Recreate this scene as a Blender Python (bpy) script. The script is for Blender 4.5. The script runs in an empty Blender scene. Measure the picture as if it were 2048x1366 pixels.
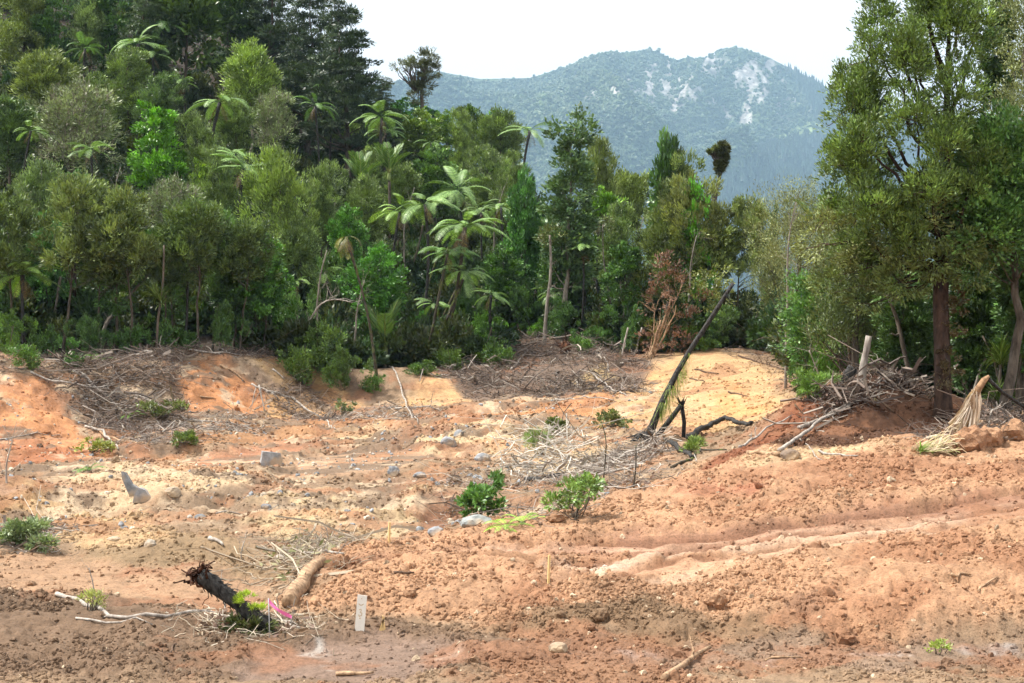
import bpy, math, random
import numpy as np
from mathutils import Vector, Matrix

# ------------------------------------------------------------------ camera, sky, sun, exposure
sc = bpy.context.scene
EYE, F = 4.5, 2844.0                      # eye height (m) and focal length in photo pixels (50 mm on 36 mm)
cd = bpy.data.cameras.new('camera'); cam = bpy.data.objects.new('camera', cd)
sc.collection.objects.link(cam); sc.camera = cam
cd.lens = 50; cd.sensor_width = 36; cd.clip_start = 0.5; cd.clip_end = 20000
cam.location = (0, 0, EYE); cam.rotation_euler = (math.radians(90), 0, 0)

SUN_EL, SUN_AZ = math.radians(60), math.radians(-82)   # azimuth clockwise from +Y: sun behind the viewer's left shoulder
w = bpy.data.worlds.new('World'); sc.world = w; w.use_nodes = True
nt = w.node_tree; nt.nodes.clear()
sky = nt.nodes.new('ShaderNodeTexSky'); sky.sky_type = 'NISHITA'; sky.sun_disc = False
sky.sun_elevation = SUN_EL; sky.sun_rotation = SUN_AZ; sky.dust_density = 3.0; sky.air_density = 1.0
mx = nt.nodes.new('ShaderNodeMix'); mx.data_type = 'RGBA'; mx.inputs[0].default_value = 0.88
mx.inputs[7].default_value = (7.7, 7.72, 7.75, 1)           # even bright cloud veil
bg = nt.nodes.new('ShaderNodeBackground'); bg.inputs[1].default_value = 0.10
wo = nt.nodes.new('ShaderNodeOutputWorld')
nt.links.new(sky.outputs[0], mx.inputs[6]); nt.links.new(mx.outputs[2], bg.inputs[0]); nt.links.new(bg.outputs[0], wo.inputs[0])

sl = bpy.data.lights.new('sun', 'SUN'); sl.energy = 4.8; sl.angle = math.radians(12); sl.color = (1, 0.96, 0.89)
sun = bpy.data.objects.new('sun', sl); sc.collection.objects.link(sun)
sdir = Vector((math.sin(SUN_AZ)*math.cos(SUN_EL), math.cos(SUN_AZ)*math.cos(SUN_EL), math.sin(SUN_EL)))
sun.rotation_euler = (-sdir).to_track_quat('-Z', 'Y').to_euler(); sun.location = (-20, -20, 60)

vs = sc.view_settings; vs.view_transform = 'Standard'; vs.look = 'None'; vs.gamma = 1; vs.use_curve_mapping = False
vs.exposure = 0.95
sc.cycles.use_denoising = True; sc.cycles.max_bounces = 4; sc.cycles.diffuse_bounces = 2; sc.cycles.glossy_bounces = 2
sc.cycles.transmission_bounces = 4; sc.cycles.transparent_max_bounces = 8; sc.cycles.volume_bounces = 0
sc.cycles.use_adaptive_sampling = True; sc.cycles.adaptive_threshold = 0.03
sc.cycles.caustics_reflective = False; sc.cycles.caustics_refractive = False

C = sc.collection
rng = np.random.default_rng(7); random.seed(7)

# ------------------------------------------------------------------ small helpers
def tag(o, label=None, cat=None, group=None, kind=None):
    if label: o['label'] = label
    if cat: o['category'] = cat
    if group: o['group'] = group
    if kind: o['kind'] = kind
    return o

def link(name, mesh, parent=None, mat=None):
    o = bpy.data.objects.new(name, mesh); C.objects.link(o)
    if parent is not None: o.parent = parent
    if mat is not None and len(mesh.materials) == 0: mesh.materials.append(mat)
    return o

def empty(name, loc, rz=0.0):
    o = bpy.data.objects.new(name, None); C.objects.link(o)
    o.location = loc; o.rotation_euler = (0, 0, rz); o.empty_display_size = 0.2
    return o

class MB:
    """collects triangles and quads (numpy) and makes one mesh of them"""
    def __init__(s): s.v = []; s.t = []; s.q = []; s.c = []; s.n = 0; s.mt = []; s.mq = []
    def add(s, v, tris=None, quads=None, col=(1, 1, 1), mi=0):
        v = np.asarray(v, float).reshape(-1, 3); k = len(v)
        s.v.append(v)
        c = np.asarray(col, float)
        if c.ndim == 1: c = np.tile(c[:3], (k, 1))
        s.c.append(c)
        if tris is not None and len(tris): t = np.asarray(tris, np.int64).reshape(-1, 3) + s.n; s.t.append(t); s.mt.append(np.full(len(t), mi))
        if quads is not None and len(quads): q = np.asarray(quads, np.int64).reshape(-1, 4) + s.n; s.q.append(q); s.mq.append(np.full(len(q), mi))
        s.n += k
        return s
    def mesh(s, name, mats=(), smooth=False):
        me = bpy.data.meshes.new(name)
        v = np.concatenate(s.v) if s.v else np.zeros((0, 3))
        t = np.concatenate(s.t) if s.t else np.zeros((0, 3), np.int64)
        q = np.concatenate(s.q) if s.q else np.zeros((0, 4), np.int64)
        me.vertices.add(len(v)); me.vertices.foreach_set('co', v.astype(np.float32).ravel())
        li = np.concatenate([t.ravel(), q.ravel()]).astype(np.int32)
        ls = np.concatenate([np.arange(len(t))*3, len(t)*3 + np.arange(len(q))*4]).astype(np.int32)
        me.loops.add(len(li)); me.loops.foreach_set('vertex_index', li)
        me.polygons.add(len(ls)); me.polygons.foreach_set('loop_start', ls)
        try: me.polygons.foreach_set('loop_total', np.concatenate([np.full(len(t), 3), np.full(len(q), 4)]).astype(np.int32))
        except Exception: pass
        mi = np.concatenate((s.mt or [np.zeros(0)]) + (s.mq or [np.zeros(0)])).astype(np.int32)
        me.polygons.foreach_set('material_index', mi)
        me.polygons.foreach_set('use_smooth', np.full(len(ls), smooth))
        a = me.color_attributes.new('Col', 'FLOAT_COLOR', 'POINT')
        c = np.concatenate(s.c) if s.c else np.zeros((0, 3))
        a.data.foreach_set('color', np.concatenate([c, np.ones((len(c), 1))], 1).astype(np.float32).ravel())
        for m in mats: me.materials.append(m)
        me.update(calc_edges=True)
        return me

def nrm(a): return a / np.maximum(np.linalg.norm(a, axis=-1, keepdims=True), 1e-9)

def tube(mb, pts, rad, sides=6, col=(1, 1, 1), cap=True, mi=0, rough=0.0, R=None):
    pts = np.asarray(pts, float); n = len(pts); rad = np.broadcast_to(np.asarray(rad, float), (n,))
    tan = np.gradient(pts, axis=0); tan = nrm(tan)
    ref = np.array([0.31, 0.17, 0.93]) if abs(tan[0][2]) < 0.9 else np.array([0.95, 0.2, 0.1])
    a = nrm(np.cross(tan, ref)); b = np.cross(tan, a)
    th = np.linspace(0, 2*np.pi, sides, endpoint=False)
    rr = rad[:, None]*np.ones(sides)
    if rough and R is not None: rr = rr*(1 + rough*(R.random((n, sides)) - .5)*2)
    ring = pts[:, None, :] + rr[..., None]*(np.cos(th)[None, :, None]*a[:, None, :] + np.sin(th)[None, :, None]*b[:, None, :])
    v = ring.reshape(-1, 3)
    i = np.arange(n-1)[:, None]*sides; j = np.arange(sides)[None, :]; j2 = (j+1) % sides
    quads = np.stack([i+j, i+j2, i+sides+j2, i+sides+j], -1).reshape(-1, 4)
    tris = None
    if cap:
        v = np.concatenate([v, pts[:1], pts[-1:]]); c0 = n*sides; c1 = c0+1
        jj = np.arange(sides); k2 = (jj+1) % sides
        tris = np.concatenate([np.stack([np.full(sides, c0), k2, jj], -1), np.stack([np.full(sides, c1), (n-1)*sides+jj, (n-1)*sides+k2], -1)])
    mb.add(v, tris, quads, col, mi)

def sticks(mb, paths, rad, col):
    """many three-sided sticks at once: paths (n, k, 3), rad (n, k), col (n, 3)"""
    n, k, _ = paths.shape; tan = nrm(np.gradient(paths, axis=1)); a = nrm(np.cross(tan, np.array([0.31, 0.17, 0.93]))); b = np.cross(tan, a)
    th = np.arange(3)*2.0944; ring = paths[:, :, None, :]+rad[:, :, None, None]*(np.cos(th)[:, None]*a[:, :, None, :]+np.sin(th)[:, None]*b[:, :, None, :])
    i = (np.arange(n)*k*3)[:, None, None]+np.arange(k-1)[None, :, None]*3; j = np.arange(3)[None, None, :]; j2 = (j+1) % 3
    mb.add(ring.reshape(-1, 3), None, np.stack([i+j, i+j2, i+3+j2, i+3+j], -1).reshape(-1, 4), np.repeat(col, k*3, 0))

def wob(p0, p1, n, amp, R):
    """a wandering polyline from p0 to p1"""
    p0, p1 = np.asarray(p0, float), np.asarray(p1, float); t = np.linspace(0, 1, n)[:, None]
    L = np.linalg.norm(p1-p0); d = np.cumsum(R.normal(0, 1, (n, 3)), 0); d -= d[0] + (d[-1]-d[0])*t
    return p0 + (p1-p0)*t + d*amp*L/max(1, n**.5)

# ------------------------------------------------------------------ numpy noise
_tr = np.random.default_rng(3); _TB = _tr.random(65536).astype(np.float32)
def _hash(ix, iy, s):
    ix = np.asarray(ix).astype(np.int32); iy = np.asarray(iy).astype(np.int32)
    return _TB[(((iy+s*37) & 255) << 8) | ((ix+s*91) & 255)]
def vnoise(x, y, s=0):
    ix, iy = np.floor(x), np.floor(y); fx, fy = x-ix, y-iy
    fx = fx*fx*fx*(fx*(fx*6-15)+10); fy = fy*fy*fy*(fy*(fy*6-15)+10)
    ix = ix.astype(np.int32); iy = iy.astype(np.int32)
    a, b, c, d = _hash(ix, iy, s), _hash(ix+1, iy, s), _hash(ix, iy+1, s), _hash(ix+1, iy+1, s)
    return (a+(b-a)*fx)*(1-fy) + (c+(d-c)*fx)*fy
def fbm(x, y, s=0, o=4, g=0.5):
    r = 0; A = 1; T = 0
    for k in range(o):
        r = r + A*(vnoise(x+k*17.3, y-k*9.1, s+k)-.5); T += A; A *= g
        x, y = (x*1.63 - y*1.18), (x*1.18 + y*1.63)
    return r/T*2
def clod(x, y, s=0):
    """rounded lumps: 1 at a cell's middle, 0 at its edge"""
    ix, iy = np.floor(x), np.floor(y); best = np.full(x.shape, 9.0)
    for dx in (-1, 0, 1):
        for dy in (-1, 0, 1):
            cx, cy = ix+dx, iy+dy
            px = cx + _hash(cx, cy, s); py = cy + _hash(cx, cy, s+5); r = .55+.8*_hash(cx, cy, s+9)
            best = np.minimum(best, ((px-x)**2+(py-y)**2)/r**2)
    return np.sqrt(np.clip(1-best, 0, 1))

# ------------------------------------------------------------------ materials
def mat(name, build):
    m = bpy.data.materials.new(name); m.use_nodes = True
    n = m.node_tree.nodes; n.clear(); out = n.new('ShaderNodeOutputMaterial')
    build(n, m.node_tree.links, out); return m
def N(n, t, **k):
    x = n.new('ShaderNode'+t)
    for a, b in k.items(): setattr(x, a, b)
    return x
def mixc(n, l, f, a, b, mode='MIX'):
    x = N(n, 'Mix', data_type='RGBA', blend_type=mode)
    for i, val in ((0, f), (6, a), (7, b)):
        if hasattr(val, 'links') or hasattr(val, 'is_linked'): l.new(val, x.inputs[i])
        else: x.inputs[i].default_value = val if i == 0 else (*val, 1)
    return x.outputs[2]
def ramp(n, l, src, stops):
    r = N(n, 'ValToRGB'); l.new(src, r.inputs[0]); e = r.color_ramp.elements
    while len(e) < len(stops): e.new(0.5)
    for q, (p, c) in zip(e, stops): q.position = p; q.color = (c, c, c, 1) if not isinstance(c, tuple) else (*c, 1)
    return r.outputs[0]

def leaf_mat(name, base, trans=0.3, rough=0.5, inst=None):
    def b(n, l, out):
        at = N(n, 'Attribute', attribute_name='Col')
        oi = N(n, 'ObjectInfo')
        c = mixc(n, l, 1.0, at.outputs['Color'], tuple(x*1.06 for x in base), 'MULTIPLY')
        if inst:
            ia = N(n, 'Attribute', attribute_name=inst, attribute_type='INSTANCER'); c = mixc(n, l, 1.0, c, ia.outputs['Color'], 'MULTIPLY')
        else: c = mixc(n, l, 1.0, c, oi.outputs['Color'], 'MULTIPLY')
        p = N(n, 'BsdfPrincipled'); l.new(c, p.inputs['Base Color']); p.inputs['Roughness'].default_value = rough
        p.inputs['Specular IOR Level'].default_value = 0.5
        t = N(n, 'BsdfTranslucent'); c2 = mixc(n, l, 1.0, c, (1.15, 1.2, 0.6), 'MULTIPLY'); l.new(c2, t.inputs[0])
        m = N(n, 'MixShader'); m.inputs[0].default_value = trans
        l.new(p.outputs[0], m.inputs[1]); l.new(t.outputs[0], m.inputs[2]); l.new(m.outputs[0], out.inputs[0])
    return mat(name, b)

def wood_mat(name, c1, c2, scale=6, stretch=0.25, bump=0.5, rough=0.9, moss=None, use_obj=False):
    def b(n, l, out):
        tc = N(n, 'TexCoord'); mp = N(n, 'Mapping'); mp.inputs['Scale'].default_value = (1, 1, stretch); l.new(tc.outputs['Object'], mp.inputs[0])
        no = N(n, 'TexNoise'); no.inputs['Scale'].default_value = scale; no.inputs['Detail'].default_value = 6; no.inputs['Roughness'].default_value = .65
        l.new(mp.outputs[0], no.inputs[0])
        f = ramp(n, l, no.outputs[0], [(.35, 0.), (.65, 1.)])
        c = mixc(n, l, f, c1, c2)
        if moss:
            n2 = N(n, 'TexNoise'); n2.inputs['Scale'].default_value = 2.3; n2.inputs['Detail'].default_value = 5; l.new(tc.outputs['Object'], n2.inputs[0])
            c = mixc(n, l, ramp(n, l, n2.outputs[0], [(.52, 0.), (.6, 1.)]), c, moss)
        at = N(n, 'Attribute', attribute_name='Col'); c = mixc(n, l, 1., c, at.outputs['Color'], 'MULTIPLY')
        p = N(n, 'BsdfPrincipled'); l.new(c, p.inputs['Base Color']); p.inputs['Roughness'].default_value = rough; p.inputs['Specular IOR Level'].default_value = .2
        bp = N(n, 'Bump'); bp.inputs['Strength'].default_value = bump; bp.inputs['Distance'].default_value = .03; l.new(no.outputs[0], bp.inputs['Height']); l.new(bp.outputs[0], p.inputs['Normal'])
        l.new(p.outputs[0], out.inputs[0])
    return mat(name, b)

def plain_mat(name, col, rough=.6, nscale=20, var=.25):
    def b(n, l, out):
        tc = N(n, 'TexCoord'); no = N(n, 'TexNoise'); no.inputs['Scale'].default_value = nscale; no.inputs['Detail'].default_value = 4; l.new(tc.outputs['Object'], no.inputs[0])
        c = mixc(n, l, no.outputs[0], tuple(x*(1-var) for x in col), tuple(min(1, x*(1+var)) for x in col))
        p = N(n, 'BsdfPrincipled'); l.new(c, p.inputs['Base Color']); p.inputs['Roughness'].default_value = rough; l.new(p.outputs[0], out.inputs[0])
    return mat(name, b)

M = {}
M['leaf'] = leaf_mat('leaf_matt', (.90, 1, .80), .13, .48)
M['gloss'] = leaf_mat('leaf_glossy', (.86, 1, .76), .13, .42)
M['frond'] = leaf_mat('fern_frond', (.80, .92, .66), .22, .5)
M['under'] = leaf_mat('undergrowth_leaf', (1, 1, 1), .22, .5, inst='tint')
M['straw'] = leaf_mat('dry_leaf', (1.1, 1.1, 1.1), .15, .8)
M['bark'] = wood_mat('bark_grey_brown', (.045, .034, .026), (.16, .13, .10))
M['bark_pale'] = wood_mat('bark_pale', (.12, .10, .08), (.32, .285, .24), 9)
M['bark_dark'] = wood_mat('bark_dark_red', (.025, .016, .012), (.10, .062, .045), 8, .4, 1.0)
M['black'] = wood_mat('fern_trunk_black', (.010, .009, .008), (.075, .07, .065), 14, .5, 1.0)
M['mossy'] = wood_mat('fern_trunk_mossy', (.02, .016, .012), (.10, .085, .06), 10, .4, .8, moss=(.10, .12, .03))
M['dead'] = wood_mat('dead_wood_grey', (.17, .14, .12), (.50, .45, .39), 7, .2, .4)
M['dry'] = wood_mat('dry_wood_tan', (.16, .10, .06), (.50, .33, .20), 9, .8, 1.0)
M['brown'] = wood_mat('brown_wood', (.05, .03, .02), (.2, .13, .09), 8, .25, .6)
# ------------------------------------------------------------------ the ground: depth profiles, traced column by column
# each column: photo column, then (distance, photo row) pairs; from the '|' on (distance, height) pairs
PROF = {
 -500: '|12,0 24.5,0 38,.3 52,.1 60,1.2 68,3.2 74,4.2 95,11 130,26 170,50 260,90',
 0: '24.5,1199 27,1150 30,1095 33,1062 36,1035 37.5,1000 39,975 42,968 47,950 52,930 57,900 60.5,878 63,840 65.5,780 67.5,735 69.5,722 80,702 | 95,9 130,24 170,47 260,84',
 170: '24.5,1199 28,1140 31,1095 34,1062 37,1025 40,992 43,965 47,945 49,940 52,925 56,905 61,878 65,850 67.5,810 69.5,765 71.5,735 80,706 | 95,8.5 130,23 170,45 260,80',
 330: '24.5,1199 28,1135 29.5,1080 31,1070 34,1050 38,1010 41,980 45,950 47,943 49,948 52,930 58,900 63,875 67,850 69.5,815 71.5,765 73.5,715 76,704 82,700 | 95,8 130,22 170,43 260,74',
 500: '22.5,1253 25,1200 28,1130 30,1085 32,1065 35,1048 40,1003 44,970 49,945 55,917 60,895 66,865 70.5,845 72.5,815 75,765 77,720 79,709 82,705 | 95,7.5 130,21 170,40 260,62',
 650: '22.5,1258 23.2,1245 24.5,1185 26,1140 28,1110 31,1085 35,1050 40,1005 46,962 50,938 55,915 58,905 62,875 66,862 70,850 75,825 77.5,795 79.5,755 81,738 88,722 | 98,7 130,19 165,34 260,44',
 800: '22,1265 22.8,1252 24,1200 26,1140 27.5,1115 30,1090 33,1068 37,1030 42,990 47,955 52,928 57,900 60,880 63,862 66,855 70,842 75,825 78,800 80.5,755 82.5,740 92,716 | 100,6.5 130,17 160,27 200,27 260,20',
 950: '21.5,1278 22.5,1240 23.5,1190 26,1135 28.5,1090 29.5,1075 31,1068 33,1065 36,1040 40,1003 46,965 51,935 55,905 59,870 61,852 64,848 69,838 74,815 78,790 82,755 86,735 94,700 | 102,6.5 130,15 155,22 190,20 260,10',
 1100: '21.2,1288 22.0,1235 23.3,1188 25.5,1145 28,1092 29.5,1060 31,1047 33,1045 36,1030 41,990 47,950 53,915 58,880 62,850 66,835 71,815 76,790 80,765 85,725 89,690 96,660 | 120,13 140,15 180,10 260,0',
 1250: '21,1290 21.9,1235 23.4,1188 25.5,1135 28,1075 30,1035 32,1000 33.5,985 36,985 40,965 46,925 52,890 58,862 63,840 68,815 73,790 78,760 83,725 88,700 95,675 | 110,8 125,9 160,4 260,-6',
 1350: '21,1290 21.9,1235 23.4,1188 25.5,1130 28,1070 30,1028 33,975 35,950 38,935 42,915 48,890 54,872 60,850 66,820 72,785 78,745 84,710 90,692 | 105,6.5 120,6 160,0 260,-10',
 1450: '21,1290 21.9,1230 23.4,1178 25.5,1120 28,1062 30,1020 33,965 36,925 38,912 41,903 45,890 50,878 56,862 62,835 70,780 78,725 84,700 92,685 | 105,5.5 130,3 170,-4 260,-12',
 1560: '20.8,1295 21.7,1228 23.4,1168 25.5,1105 28,1045 30,1005 33,950 36,908 39,895 41,882 42.2,852 43.2,828 46,833 54,835 60,815 68,775 76,735 84,705 92,690 | 110,4.5 140,0 260,-12',
 1700: '20.8,1297 21.7,1222 23.4,1153 25.5,1085 28,1030 30,995 33,945 36,900 38,885 40.5,875 41.7,845 42.8,800 43.8,768 50,757 56,745 65,740 80,720 95,700 | 130,3 260,-10',
 1850: '20.8,1300 21.7,1215 23.4,1135 25,1080 28,1020 30,985 33,935 36,888 38,878 40.5,868 41.5,848 42.6,818 44,802 50,785 58,760 70,740 | 85,6 110,10 150,12 260,8',
 2048: '20.8,1302 21.7,1210 23.2,1115 25,1060 28,1000 30,970 33,925 36,875 37.5,862 39,855 41,845 44,815 48,790 55,770 | 65,5 85,10 120,18 260,20',
 2600: '|12,0 20.8,0 24,1.1 30,1.6 38,2.3 48,4 60,8 85,16 130,26 260,28',
}
def _rows():
    Y = [13.0]
    while Y[-1] < 92: Y.append(Y[-1] + min(max(.05, 1.7*Y[-1]**2/12798), .14))
    while Y[-1] < 260: Y.append(Y[-1] + min(.5 + (Y[-1]-92)*.02, 3))
    return np.array(Y)
YG = _rows(); UG = np.linspace(-0.55, 0.55, 980)
def _base():
    us, zs = [], []
    for px in sorted(PROF):
        a, _, b = PROF[px].partition('|'); ys, z = [12.0], [0.0]
        for t in a.split(): y, p = map(float, t.split(',')); ys.append(y); z.append(EYE-(p-683)*y/F)
        for t in b.split():
            y, h = map(float, t.split(','))
            if y > ys[-1]: ys.append(y); z.append(h)
        zz = np.interp(YG, ys, z)
        k = 2
        for _ in range(2): zz = np.convolve(np.pad(zz, k, mode='edge'), np.ones(2*k+1)/(2*k+1), 'valid')
        us.append((px-1024)/F); zs.append(zz)
    us = np.array(us); zs = np.array(zs)
    i = np.clip(np.searchsorted(us, UG)-1, 0, len(us)-2); t = ((UG-us[i])/(us[i+1]-us[i]))
    i0 = np.clip(i-1, 0, len(us)-1); i3 = np.clip(i+2, 0, len(us)-1)
    h = (us[i+1]-us[i])[:, None]
    m1 = ((zs[i+1]-zs[i0])/np.maximum(us[i+1]-us[i0], 1e-6)[:, None])*h; m2 = ((zs[i3]-zs[i])/np.maximum(us[i3]-us[i], 1e-6)[:, None])*h
    t = np.clip(t, 0, 1)[:, None]
    return ((2*t**3-3*t**2+1)*zs[i] + (t**3-2*t**2+t)*m1 + (-2*t**3+3*t**2)*zs[i+1] + (t**3-t**2)*m2).T   # rows Y, columns u
ZB = _base()
UU, YY = np.meshgrid(UG.astype(np.float32), YG.astype(np.float32)); XX = UU*YY; ZB = ZB.astype(np.float32)
GZ = ZB.copy()
def gz(x, y, grid=None):
    """height of the ground at x, y"""
    g = GZ if grid is None else grid
    x = np.asarray(x, float); y = np.asarray(y, float)
    yi = np.clip(np.interp(y, YG, np.arange(len(YG))), 0, len(YG)-1.001); ui = np.clip((x/np.maximum(y, 1)-UG[0])/(UG[1]-UG[0]), 0, len(UG)-1.001)
    a, b = np.floor(yi).astype(int), np.floor(ui).astype(int); fy, fu = yi-a, ui-b
    return (g[a, b]*(1-fu)+g[a, b+1]*fu)*(1-fy) + (g[a+1, b]*(1-fu)+g[a+1, b+1]*fu)*fy
_ys = np.concatenate([np.arange(13, 95, .05), np.arange(95, 255, .4)])
def hit(px, py, dmin=13):
    """first ground point met in the direction of a place in the photo"""
    y = _ys[_ys >= dmin]; x = (px-1024)/F*y; z = EYE-(py-683)/F*y
    k = np.nonzero(gz(x, y) >= z)[0]
    j = k[0] if len(k) else len(y)-1
    return np.array([x[j], y[j], float(gz(x[j], y[j]))])
def at(px, py, Y): return np.array([(px-1024)/F*Y, Y, EYE-(py-683)/F*Y])

# --- relief
def poly_sd(poly, x, y):
    """signed distance to a polygon on the ground plan, positive inside"""
    p = np.asarray(poly)[:, :2]; d = np.full(x.shape, 1e9); ins = np.zeros(x.shape, bool)
    for i in range(len(p)):
        a, b = p[i], p[(i+1) % len(p)]; e = b-a; wx, wy = x-a[0], y-a[1]
        t = np.clip((wx*e[0]+wy*e[1])/max(e@e, 1e-9), 0, 1)
        d = np.minimum(d, (wx-e[0]*t)**2+(wy-e[1]*t)**2)
        c = ((a[1] <= y) & (b[1] > y)) | ((b[1] <= y) & (a[1] > y))
        with np.errstate(divide='ignore', invalid='ignore'): xi = a[0]+(y-a[1])*(e[0]/(e[1] if e[1] else 1e-9))
        ins ^= c & (x < xi)
    return np.where(ins, 1, -1)*np.sqrt(d)
def line_d(pts, x, y):
    p = np.asarray(pts)[:, :2]; d = np.full(x.shape, 1e9)
    for a, b in zip(p[:-1], p[1:]):
        e = b-a; wx, wy = x-a[0], y-a[1]; t = np.clip((wx*e[0]+wy*e[1])/max(e@e, 1e-9), 0, 1)
        d = np.minimum(d, (wx-e[0]*t)**2+(wy-e[1]*t)**2)
    return np.sqrt(d)
def P(s): return [hit(*map(float, t.split(','))) for t in s.split()]
SOIL = np.zeros(XX.shape+(3,), np.float32); SOIL[:] = (.33, .23, .155)
LUMP = np.full(XX.shape, .5, np.float32)                                   # how cloddy the surface is
_f = YY < 96
_s = .6+YY/60
WX = np.zeros_like(XX); WY = np.zeros_like(XX); WN = np.zeros_like(XX); _r = int(_f[:, 0].sum())
WX[:_r] = fbm(XX[:_r]*.9/_s[:_r], YY[:_r]*.9/_s[:_r], 31, 5, .6)*.9*_s[:_r]; WY[:_r] = fbm(XX[:_r]*.9/_s[:_r]+50, YY[:_r]*.9/_s[:_r], 37, 5, .6)*.9*_s[:_r]
WN[:_r] = fbm(XX[:_r]*2.2, YY[:_r]*1.6, 39, 4, .65)
def zone(s, col, lump=None, soft=.12, warp=1.0, k=1.0):
    pts = P(s) if isinstance(s, str) else s
    p = np.asarray(pts); x0, y0 = p[:, 0].min()-2, p[:, 1].min()-2; x1, y1 = p[:, 0].max()+2, p[:, 1].max()+2
    r = np.nonzero((YG >= y0) & (YG <= y1))[0]
    if not len(r): return
    sl_ = slice(r[0], r[-1]+1); x, y = XX[sl_], YY[sl_]
    cu = slice(max(0, np.searchsorted(UG, min(x0/y0, x0/y1))-8), min(len(UG), np.searchsorted(UG, max(x1/y0, x1/y1))+8)); sl_ = (sl_, cu); x, y = XX[sl_], YY[sl_]
    sc_ = .6+y/60
    m = np.clip(poly_sd(pts, x+WX[sl_]*warp, y+WY[sl_]*warp)/(soft*sc_*3.2)*.5+.5+WN[sl_]*.55*warp**.5, 0, 1)*k; m = m*m*(3-2*m)
    SOIL[sl_] += (np.array(col)-SOIL[sl_])*m[..., None]
    if lump is not None: LUMP[sl_] += (lump-LUMP[sl_])*m
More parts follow.
